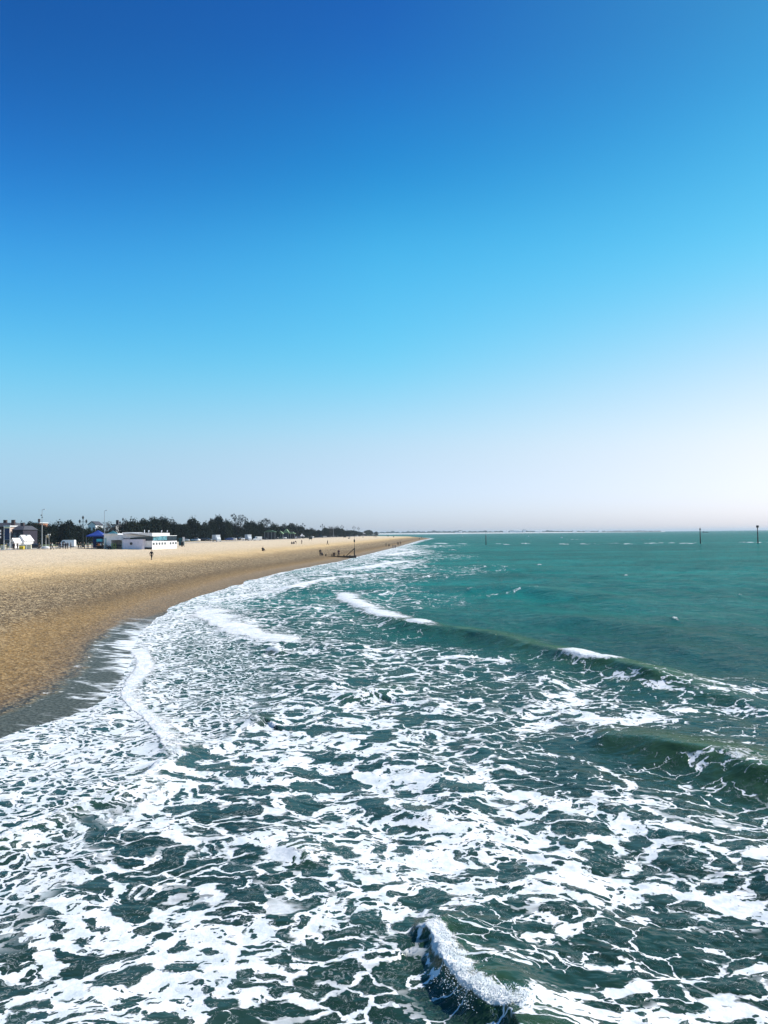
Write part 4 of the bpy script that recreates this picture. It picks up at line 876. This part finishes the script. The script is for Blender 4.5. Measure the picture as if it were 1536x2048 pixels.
st = empty('drinks_stall', (col_x(199, 214), 214, LAND_Z-.1)); w_ = 9/FPX*214/2+.1
MB().box(-w_,w_,0,1.6,0,1.0).build('counter', DARK, st); MB().box(-w_,w_,-.3,1.6,2.0,2.75).build('awning', pm('cyan_canvas', (.08,.5,.62)), st)
for s_ in (-1,1): MB().tube((s_*w_*.9,0,1.0),(s_*w_*.9,0,2.0),.05).build('leg', GREYM, st)
tag(st, 'small stall under a bright cyan awning beside the blue gazebo', 'stall')
# left end
bf = empty('banner_frame', (col_x(14, 200), 200, LAND_Z)); e = 6/FPX*200; zt_ = row_z(14,1053,200)-LAND_Z
for s_ in (-1,1): MB().tube((s_*e,0,0),(s_*e,0,zt_),.08,.06,8).build('post', WHITE, bf)
MB().box(-e*.78,e*.78,.0,.05,row_z(14,1079,200)-LAND_Z,zt_-.5).build('banner', pm('deep_blue_banner', (.01,.03,.09)), bf); MB().box(-e*.8,e*.8,-.1,.1,zt_-.4,zt_-.1).build('crossbar', pm('pale_yellow_paint', (.6,.62,.4)), bf)
tag(bf, 'dark blue banner hung between two tall white posts', 'banner')
sg = empty('white_sign', (col_x(-1.5, 200), 200, LAND_Z)); MB().tube((0,0,0),(0,0,5.2),.08).build('post', GREYM, sg)
for z in (4.9,4.1,3.2): MB().box(-.5,.42,-.05,.05,z,z+.5).build('panel', WHITE, sg)
tag(sg, 'stack of three white sign panels on a post at the left edge', 'sign')
def hut(px0, px1, peak, base, Y_, lb, roofm, rt=None):
    x0, x1 = col_x(px0,Y_), col_x(px1,Y_); hw = (x1-x0)/2; rt = empty('beach_hut', ((x0+x1)/2, Y_, LAND_Z-.05)); zp = row_z(px0,peak,Y_)-LAND_Z; ze = zp*.55
    MB().prism([(-hw,0),(hw,0),(hw,ze),(0,zp-.1),(-hw,ze)], 0, 6).build('wall', WHITE, rt)
    MB().prism([(-hw-.2,ze-.1),(0,zp),(hw+.2,ze-.1),(hw+.2,ze+.1),(0,zp+.22),(-hw-.2,ze+.1)], -.3, 6.3).build('roof', roofm, rt)
    MB().box(-.5,.5,-.05,-.003,0,2.0).build('door', GREYM, rt); tag(rt, lb, 'hut', 'white gabled huts on the left')
hut(21, 29, 1077, 1090, 235, 'smaller white gabled hut right of the banner', WHITE); hut(34, 49, 1071, 1088, 240, 'larger white gabled hut with steep gable beside a thin sign pole', WHITE)
wl = empty('low_wall', (col_x(50, 208), 208, LAND_Z-.1)); hw = 12/FPX*208; MB().box(-hw,hw,0,.4,0,1.35).build('wall', CREAM, wl); MB().box(-hw-.05,hw+.05,-.06,.46,1.352,1.45).build('coping', WHITE, wl)
tag(wl, 'low cream wall with white coping behind the yellow bin', 'wall')
yb = empty('grit_bin', (col_x(44, 204), 204, LAND_Z-.1)); MB().box(-.55,.55,-.4,.4,0,.85,(-.6,.6,-.45,.45)).build('body', YELLOW, yb); MB().box(-.64,.64,-.5,.5,.86,1.05,(-.5,.5,-.3,.3)).build('lid', YELLOW, yb); tag(yb, 'yellow grit bin in front of the low cream wall', 'bin')
cb = empty('utility_box', (col_x(7, 202), 202, LAND_Z-.1)); MB().box(-.6,.6,-.4,.4,0,1.4).build('body', CREAM, cb, bevel=.03); MB().box(-.65,.65,-.45,.45,1.41,1.5).build('lid', YELLOW, cb); tag(cb, 'cream utility box with yellow lid at the foot of the banner posts', 'box')
kd = empty('upturned_dinghy', (col_x(91.5, 204), 204, LAND_Z-.1)); loft(MB(), [(-1.0,.1,.08,.3,.55),(-.7,.4,.25,.12,.8),(0,.5,.3,.1,.95),(.6,.45,.28,.12,.85),(1.0,.15,.1,.25,.6)]).build('hull', WHITE, kd, True)
MB().tube((-.9,-.42,.45),(.9,-.42,.45),.05).build('gunwale', GREYM, kd); tag(kd, 'small white upturned dinghy beside the tallest lamp post', 'dinghy')
def flagpole(px, Y_, top, lb, kind):
    rt = empty('flagpole' if kind == 'flag' else 'sign_pole', (col_x(px,Y_),Y_,LAND_Z)); h = row_z(px,top,Y_)-LAND_Z; MB().tube((0,0,0),(0,0,h),.06,.05,6).build('pole', WHITE, rt)
    if kind == 'flag': MB().add([(0.05,0,h),(.5,.12,h-.25),(.75,0,h-.55),(.7,.05,h-.9),(.4,.1,h-.75),(0.05,0,h-.7),(0.05,.03,h),(.5,.15,h-.25),(.75,.03,h-.55),(.7,.08,h-.9),(.4,.13,h-.75),(0.05,.03,h-.7)],[(0,1,2,3,4,5),(11,10,9,8,7,6),(0,6,7,1),(1,7,8,2),(2,8,9,3),(3,9,10,4),(4,10,11,5)]).build('flag', pm('tan_flag', (.45,.36,.2)), rt); tag(rt, lb, 'flagpole')
    else:
        MB().box(-.3,.3,-.04,-.06+.1,h-.5,h).build('plate', GREYM, rt); tag(rt, lb, 'sign')
flagpole(92, 203, 1070, 'short flagpole with a tan flag beside the white dinghy', 'flag'); flagpole(53, 206, 1068, 'thin sign pole in front of the larger white hut', 'sign')
tw = empty('twin_head_lamp', (col_x(98,206),206,LAND_Z)); h = row_z(98,1069,206)-LAND_Z; MB().tube((0,0,0),(0,0,h-.6),.08,.06).build('pole', GREYM, tw)
for s_ in (-1,1): MB().tube((0,0,h-.7),(s_*.28,0,h-.3),.04).lathe([(.08,0),(.2,.25),(.1,.5)],(s_*.28,0,h-.3),8).build('lamp_head', CHROME, tw)
tag(tw, 'short lamp with two round heads right of the tan flag', 'street lamp')
def slab_building(name, px0, px1, top, Y_, wallm, roofm, lb, floors, gable=False, dep=12, flat=False):
    x0, x1 = col_x(px0,Y_), col_x(px1,Y_); hw = (x1-x0)/2; rt = empty(name, ((x0+x1)/2, Y_, LAND_Z-.06)); zt_ = row_z((px0+px1)/2,top,Y_)-LAND_Z
    if gable:
        ze = zt_-hw*.8; MB().prism([(-hw,0),(hw,0),(hw,ze),(0,zt_-.15),(-hw,ze)], 0, dep).build('wall', wallm, rt); MB().prism([(-hw-.3,ze-.15),(0,zt_),(hw+.3,ze-.15),(hw+.3,ze+.1),(0,zt_+.3),(-hw-.3,ze+.1)], -.3, dep).build('roof', roofm, rt)
    else:
        ze = zt_-1.6; MB().box(-hw,hw,0,dep,0,ze).build('wall', wallm, rt); rf = MB().box(-hw-.3,hw+.3,-.3,dep+.3,ze+.01,zt_-(1.1 if flat else 0),None if flat else (-hw+.8,hw-.8,3,dep-3)).build('roof', roofm, rt); MB().box(-hw*.4,-hw*.4+1.2,4,5,ze,zt_+1.2).build('chimney', BRICK, rf)
    nx = max(2, int(hw*2/2.6))
    for f in range(floors):
        for i in range(nx):
            xc = -hw+hw*2*(i+.5)/nx; z = 1.0+f*2.9
            if z+1.4 < ze and not (gable and abs(xc) > hw*.8): 
                wd = MB().box(xc-.5,xc+.5,-.06,-.003,z,z+1.4).build('window', GLASS, rt); MB().box(xc-.56,xc+.56,-.12,-.065,z-.12,z).build('sill', WHITE, wd)
    tag(rt, lb, 'building')
slab_building('terraced_house', -14, 20, 1045, 300, BRICK, SLATE, 'red-brown terraced building with slate roof behind the banner', 4)
slab_building('brick_house', 24, 46, 1051, 290, pm('plum_brick', (.035,.028,.045), .9, .2), SLATE, 'plum-coloured brick house behind the white gabled huts', 4)
slab_building('apartment_block', 66, 79, 1041, 480, TERRA, WHITE, 'apartment block whose white and orange top shows over the trees', 6, flat=True)
slab_building('gabled_house', 176, 191, 1043, 392, WHITE, SLATE, 'white gabled house peeping over trees left of the teal gazebo', 4, True, 10)
slab_building('seaside_villa', 224, 232, 1044, 392, WHITE, SLATE, 'small white villa top showing in front of the bare brown tree', 5, False, 8, True)
slab_building('corner_house', 9, 19, 1045, 292, pm('peach_render', (.75,.55,.45)), WHITE, 'peach block with white roof right above the banner', 4, False, 6, True)
def shelter(px0, px1, ridge, eave, Y_, lb, mat):
    x0, x1 = col_x(px0,Y_), col_x(px1,Y_); hw = (x1-x0)/2; rt = empty('seafront_shelter', ((x0+x1)/2, Y_, LAND_Z)); zr, ze = row_z(px0,ridge,Y_)-LAND_Z, row_z(px0,eave,Y_)-LAND_Z
    MB().prism([(-hw,ze),(-hw*.2,zr),(hw*.2,zr),(hw,ze),(hw,ze-.25),(-hw,ze-.25)], 0, 6).build('roof', mat, rt)
    for s_ in (-.9,-.3,.3,.9): MB().tube((s_*hw,.3,0),(s_*hw,.3,ze-.26),.12).build('post', GREYM, rt)
    MB().box(-hw*.97,hw*.97,.8,1.0,0,ze-.27).build('shade_panel', DARK, rt); tag(rt, lb, 'shelter', 'green roofed shelters by the road')  # dark panel set near the front, stands in for shade under the roof
shelter(528, 551, 1060.5, 1063.5, 520, 'flat green-roofed shelter behind the pale lamp post', pm('dull_green_roof', (.08,.15,.09)))
shelter(552, 566, 1062, 1067, 560, 'pale green canopy nearest the flat green roof', GREENR); shelter(566, 578, 1058.5, 1065, 585, 'tallest pale green peaked canopy, in the middle of the three', GREENR); shelter(576, 590, 1064, 1067, 575, 'low pale green canopy farthest along', GREENR)
shelter(719, 731, 1064, 1067.5, 1250, 'far low white-roofed pavilion at the end of the promenade', WHITE)
def signboard(px, row, w_, h_, lb):
    P_ = on_ground(px, row); rt = empty('notice_board', P_); 
    for s_ in (-1,1): MB().tube((s_*w_*.36,0,-.2),(s_*w_*.36,0,h_*.55),.08).build('leg', TIMBER, rt)
    MB().box(-w_/2,w_/2,-.15,.15,h_*.4,h_).build('board', pm('dark_board', (.03,.04,.035)), rt); tag(rt, lb, 'notice board', 'dark boards at the top of the beach')
signboard(621, 1081.5, 2.0, 2.1, 'dark board on two legs, nearest of the boards on the upper beach'); signboard(689.5, 1076.5, 2.2, 1.9, 'dark slanting board beside the far strolling pair'); signboard(719, 1073.8, 2.4, 1.7, 'brownish board farthest up the beach near the white car')
tb = empty('portable_toilet', (col_x(362, 250), 250, LAND_Z)); MB().box(-.75,.75,0,1.5,0,2.6).build('cabin', pm('dark_teal_plastic', (.02,.09,.11)), tb); MB().box(.55,1.25,-.1,-.003,1.4,2.9).build('poster_panel', WHITE, tb); MB().tube((.9,-.03,0),(.9,-.03,1.4),.08).build('leg', GREYM, tb)
tag(tb, 'dark teal cabin with a white panel just right of the cafe', 'cabin')

# ------------------------------------------------------------------ people
def skin_mesh(name, verts, edges, radii, mat, sub=1):
    me = bpy.data.meshes.new(name); me.from_pydata(verts, edges, []); o = bpy.data.objects.new(name, me); COL.objects.link(o)
    md = o.modifiers.new('s', 'SKIN'); md.use_smooth_shade = True
    for i, r_ in enumerate(radii): me.skin_vertices[0].data[i].radius = (r_, r_)
    me.skin_vertices[0].data[0].use_root = True
    o.modifiers.new('d', 'SUBSURF').levels = sub
    dg = bpy.context.evaluated_depsgraph_get(); me2 = bpy.data.meshes.new_from_object(o.evaluated_get(dg)); me2.name = name
    COL.objects.unlink(o); bpy.data.objects.remove(o); me2.materials.clear(); me2.materials.append(mat); return me2
POSE = {
 'stand': dict(pel=(0,0,.93), ch=(0,-.01,1.3), nk=(0,-.01,1.47), hd=(0,-.03,1.64), kn=[(.10,-.02,.49),(-.10,.0,.49)], an=[(.12,.0,.08),(-.12,.0,.08)], el=[(.27,.03,1.12),(-.27,.03,1.12)], wr=[(.25,-.08,.88),(-.25,-.08,.88)]),
 'walk': dict(pel=(0,0,.92), ch=(0,-.03,1.3), nk=(0,-.04,1.46), hd=(0,-.07,1.63), kn=[(.10,-.16,.52),(-.10,.04,.48)], an=[(.10,-.26,.09),(-.10,.32,.14)], el=[(.25,.14,1.14),(-.25,-.10,1.13)], wr=[(.24,.12,.90),(-.24,-.24,.95)]),
 'crouch': dict(pel=(0,.15,.36), ch=(0,-.10,.72), nk=(0,-.20,.86), hd=(0,-.30,.98), kn=[(.18,-.28,.48),(-.18,-.26,.46)], an=[(.14,.0,.08),(-.14,.0,.08)], el=[(.24,-.28,.55),(-.24,-.28,.55)], wr=[(.14,-.46,.40),(-.14,-.46,.40)]),
 'sit': dict(pel=(0,.1,.14), ch=(0,.12,.52), nk=(0,.08,.68), hd=(0,.04,.84), kn=[(.14,-.36,.44),(-.14,-.34,.42)], an=[(.14,-.62,.07),(-.14,-.6,.07)], el=[(.26,-.05,.40),(-.26,-.02,.38)], wr=[(.12,-.28,.42),(-.14,-.28,.42)]),
 'bend': dict(pel=(0,.12,.88), ch=(0,-.22,1.08), nk=(0,-.36,1.12), hd=(0,-.50,1.08), kn=[(.11,.02,.48),(-.11,.06,.48)], an=[(.12,.06,.08),(-.12,.1,.08)], el=[(.2,-.34,.80),(-.2,-.34,.80)], wr=[(.14,-.42,.56),(-.14,-.42,.56)]),
}
def person(pose, jk, tr, scale=1.0):
    q = POSE[pose]; V3 = Vector; pel, ch, nk, hd = [V3(q[k]) for k in ('pel','ch','nk','hd')]
    up = (nk-ch).normalized(); rt = empty('person')
    vs, es, rs = [], [], []
    def add(v, r_, p_=None): vs.append(tuple(v)); rs.append(r_); i = len(vs)-1; (es.append((p_, i)) if p_ is not None else None); return i
    P0 = add(pel, .125); C0 = add(ch, .135, P0); N0 = add(nk, .058, C0); H1 = add(nk+(hd-nk)*.5+V3((0,-.015,0)), .068, N0); H2 = add(hd+V3((0,-.01,.03)), .088, H1); add(hd+V3((0,.01,.10)), .06, H2)
    add(hd+V3((0,-.105,0)), .016, H2)
    for s_, (kn, an, el, wr) in enumerate(zip(q['kn'], q['an'], q['el'], q['wr'])):
        sg_ = 1 if s_ == 0 else -1; kn, an, el, wr = V3(kn), V3(an), V3(el), V3(wr)
        h_ = add(pel+V3((.09*sg_,0,-.05)), .088, P0); k_ = add(kn, .058, h_); a_ = add(an, .04, k_); add(an+V3((.01*sg_,-.16,-.04)), .032, a_)
        s0 = add(ch+V3((.17*sg_,0,.09)), .062, C0); e_ = add(el, .042, s0); w_ = add(wr, .028, e_); d = (wr-el).normalized(); pm_ = add(wr+d*.07, .03, w_)
        for f in range(4): add(wr+d*(.13+.01*(1.5-abs(f-1.5)))+V3((.0,(f-1.5)*.022,0)), .009, pm_)
        add(wr+d*.07+V3((-.03*sg_,-.045,0)), .010, w_)
    link(bpy.data.objects.new('body', skin_mesh('body', vs, es, rs, SKIN)), rt)
    vs, es, rs = [], [], []; a = add(pel+V3((0,0,-.02)), .155); b = add(ch, .168, a); add(nk-up*.03, .085, b)
    for s_, (el, wr) in enumerate(zip(q['el'], q['wr'])):
        sg_ = 1 if s_ == 0 else -1; c_ = add(ch+V3((.185*sg_,0,.09)), .085, b); d_ = add(el, .062, c_); add(V3(el)+(V3(wr)-V3(el))*.92, .048, d_)
    link(bpy.data.objects.new('jacket', skin_mesh('jacket', vs, es, rs, jk)), rt)
    vs, es, rs = [], [], []; a = add(pel+V3((0,0,.04)), .145)
    for s_, (kn, an) in enumerate(zip(q['kn'], q['an'])):
        sg_ = 1 if s_ == 0 else -1; b = add(pel+V3((.09*sg_,0,-.07)), .105, a); c_ = add(kn, .075, b); add(V3(kn)+(V3(an)-V3(kn))*.93, .06, c_)
    link(bpy.data.objects.new('trousers', skin_mesh('trousers', vs, es, rs, tr)), rt)
    link(bpy.data.objects.new('hair', skin_mesh('hair', [tuple(hd+V3((0,.03,.02))), tuple(hd+V3((0,.02,.10)))], [(0,1)], [.10,.075], HAIR)), rt)
    for an in q['an']: MB().box(an[0]-.05,an[0]+.05,an[1]-.2,an[1]+.07,an[2]-.08,an[2]+.02,(an[0]-.04,an[0]+.04,an[1]-.12,an[1]+.06)).build('shoe', DARK, rt)
    return rt
JK = {'black': pm('black_jacket', (.012,.012,.016), .8), 'navy': pm('navy_jacket', (.015,.02,.05), .8), 'brown': pm('brown_coat', (.05,.03,.02), .8), 'white': pm('white_top', (.7,.7,.7), .8), 'orange': ORANGE, 'teal': pm('teal_jacket', (.12,.25,.28), .8), 'maroon': pm('maroon_coat', (.07,.02,.03), .8), 'grey': pm('grey_coat', (.12,.12,.13), .8)}
JEAN = pm('dark_trousers', (.015,.016,.022), .8)
PP = {}
def place_person(pose, jk, P_, rz, lb, grp, sc=1.0):
    key = (pose, jk); sc *= 1.08
    if key not in PP: PP[key] = o = person(pose, JK[jk], JEAN); o.location = P_; o.rotation_euler.z = rz; o.scale = (sc,)*3
    else: o = dup(PP[key], P_, rz, (sc,)*3)
    tag(o, lb, 'person', grp)
GB = 'people on the beach'
PEOPLE = [('walk',303,1120,'black','person in black walking away on the pale shingle below the cafe',3.0,1.0),
 ('sit',526,1102,'black','person in black sitting alone on the open shingle',.6,1.25),
 ('sit',583.5,1088,'black','seated person at the left end of the trio on the upper beach',.8,1.15),('crouch',588,1088,'navy','crouching person in the middle of the trio on the upper beach',-.8,1.1),('bend',592,1088,'black','person stooping over the two seated ones on the upper beach',-1.2,1.05),
 ('stand',603.5,1088,'black','person standing apart just right of the trio on the upper beach',1.2,1.05),
 ('walk',655,1089.5,'black','lone person walking between the upper beach boards and the groyne',1.5,1.1),
 ('stand',640.5,1111.5,'black','person standing by a stooping companion left of the groyne',.5,1.05),('crouch',644.5,1111.5,'navy','person crouching at the feet of the standing one left of the groyne',-1.0,1.0),
 ('crouch',668,1113.5,'brown','person in brown crouching against the groyne',.3,1.25),('stand',677.5,1112.5,'maroon','person in maroon coat standing at the middle of the groyne',.4,1.1),
 ('walk',772,1093,'black','person walking at the left of the waterside group beyond the beacon',1.4,1.05),('crouch',777.8,1093,'black','small crouched figure in the waterside group beyond the beacon',.4,1.2),
 ('walk',786,1097.3,'black','front left person of the pair nearest the surf beyond the beacon',.6,1.0),('stand',790.3,1097,'navy','front right person of the pair nearest the surf beyond the beacon',.2,.95),
 ('walk',795.3,1090.5,'black','left of the three people just behind the surf-side pair',1.0,1.1),('walk',797.4,1090.5,'brown','middle of the three people just behind the surf-side pair',1.0,1.1),('stand',801,1089,'black','right-hand one of the three behind the surf-side pair',1.0,1.1),
 ('walk',839,1079.6,'maroon','person at the water edge near the tip of the beach',.9,1.3),('stand',843,1076.5,'grey','person in grey farthest out at the tip of the beach',.9,1.3),
 ('walk',747.5,1074.5,'black','left of the far trio strolling high on the beach',.9,1.3),('walk',750,1075,'maroon','middle of the far trio strolling high on the beach',.9,1.3),('walk',752.3,1074.6,'black','right of the far trio strolling high on the beach',.9,1.3),
 ('crouch',776,1073.3,'black','dark seated figure high on the far beach crest',.9,1.9),('crouch',787.3,1074.6,'black','small seated figure below the far beach crest',.9,1.4),
 ('stand',699.5,1077.5,'grey','standing half of the pair beside the slanting board',.9,1.3),('sit',697,1077.5,'grey','sitting half of the pair beside the slanting board',.9,1.3),('walk',726,1075.5,'grey','grey figure walking right of the farthest board',.9,1.3),('crouch',733,1072.2,'black','dark figure just past the grey walker near the promenade end',.9,1.5)]
for pose, px, row, jk, lb, rz, sc in PEOPLE: place_person(pose, jk, Vector(on_ground(px, row)), rz, lb, GB, sc)
PRO = [('stand',14,'black','person in black between the banner posts'),('stand',26.5,'navy','left of two people in dark coats in front of the smaller hut'),('stand',28.5,'black','right of two people in dark coats in front of the smaller hut'),('stand',35,'grey','person in grey left of the yellow bin'),('walk',78,'black','person in black just left of the tallest lamp post'),('stand',101,'navy','person right of the white dinghy in navy'),('walk',104.5,'white','person in a white top right of the twin-head lamp'),
 ('stand',112,'black','first person of the dark crowd before the white van'),('walk',116,'black','second person of the dark crowd before the white van'),('stand',120,'navy','person at the rear of the white van'),('walk',126,'black','person in black against the rear half of the white van'),('stand',131,'navy','person in navy against the middle of the white van'),('walk',135,'black','person in black against the front half of the white van'),('stand',141.5,'brown','person in brown at the nose of the white van'),
 ('stand',157,'black','left person under the ornate lamp'),('walk',162,'navy','person passing right under the ornate lamp'),('stand',169,'black','person at the left edge of the blue gazebo'),('stand',176,'grey','person in grey inside the blue gazebo, left part'),('stand',184,'teal','person in teal inside the blue gazebo, middle'),('walk',194,'brown','person in brown queuing left at the cyan stall'),('stand',197.5,'orange','person in orange queuing at the cyan stall'),('stand',201,'white','person in white queuing at the cyan stall'),('stand',204.5,'black','person in black at the right end of the stall queue'),
 ('stand',212,'teal','person in pale teal by the door of the white kiosk'),('crouch',217,'black','crouching person in black beside the kiosk door'),('crouch',221,'navy','crouching person at the left of the kiosk opening'),('stand',363.5,'black','person in black beside the teal cabin'),('walk',366.5,'black','person walking away from the teal cabin')]
for pose, px, jk, lb in PRO:
    Y_ = 249 if px > 300 else (201.5 if px < 110 else 208+px*.02)
    X_ = col_x(px, Y_); place_person(pose, jk, Vector((X_, Y_, float(ground_z(X_, Y_)))), (px*1.7) % 6.28, lb, 'people on the promenade')

# ------------------------------------------------------------------ spray thrown up by the breakers
def spray(name, spots, label, seed):
    r = np.random.RandomState(seed); V_, F_ = [], []
    for px, row, zc, spread, n, size in spots:
        c = at_z(px, row, zc)
        for k in range(n):
            q = c + r.normal(size=3)*np.array([1,1,.55])*spread; q[2] = max(.02, q[2]+abs(r.normal())*spread*.35); s_ = size*r.uniform(.25,1.0)**1.5*1.6
            o_ = len(V_); V_ += [tuple(q+np.array(d)*s_) for d in ((1,0,0),(-1,0,0),(0,1,0),(0,-1,0),(0,0,1.2),(0,0,-1.2))]
            F_ += [tuple(o_+i for i in f) for f in ((0,2,4),(2,1,4),(1,3,4),(3,0,4),(2,0,5),(1,2,5),(3,1,5),(0,3,5))]
    me = bpy.data.meshes.new(name); me.from_pydata(V_, [], F_); me.materials.append(pm('spray_white', (.78,.79,.8), .5, .05))
    o = link(bpy.data.objects.new(name, me)); o['kind'] = 'stuff'; o['label'] = label; o['category'] = 'spray'
spray('breaker_spray', [(870,1842,.40,.05,60,.008),(890,1870,.42,.06,120,.009),(905,1905,.42,.07,140,.009),(930,1935,.38,.08,180,.008),(955,1965,.32,.10,260,.008),(985,1985,.32,.09,240,.008),(1015,1990,.36,.08,260,.008),(1045,1990,.36,.07,200,.008),(905,1965,.2,.15,300,.007),(940,1995,.15,.14,260,.007)], 'spray flying from the crest of the nearest breaking wave', 3)

# ------------------------------------------------------------------ air
hz = MB().box(-25000, 25000, -300, 15500, -13.5, 34).build('haze', WHITE); hz.data.materials.clear()
hm = bpy.data.materials.new('sea_haze'); hm.use_nodes = True; t = NT(hm.node_tree); t.n.clear()
v = t.node('ShaderNodeVolumePrincipled'); v.inputs['Color'].default_value = (.72, .88, 1.0, 1); v.inputs['Density'].default_value = .00008; v.inputs['Anisotropy'].default_value = .1
ho = t.node('ShaderNodeOutputMaterial'); t.l.new(v.outputs[0], ho.inputs['Volume']); hz.data.materials.append(hm); hz['kind'] = 'stuff'; hz['label'] = 'thin sea haze over the bay and beach'
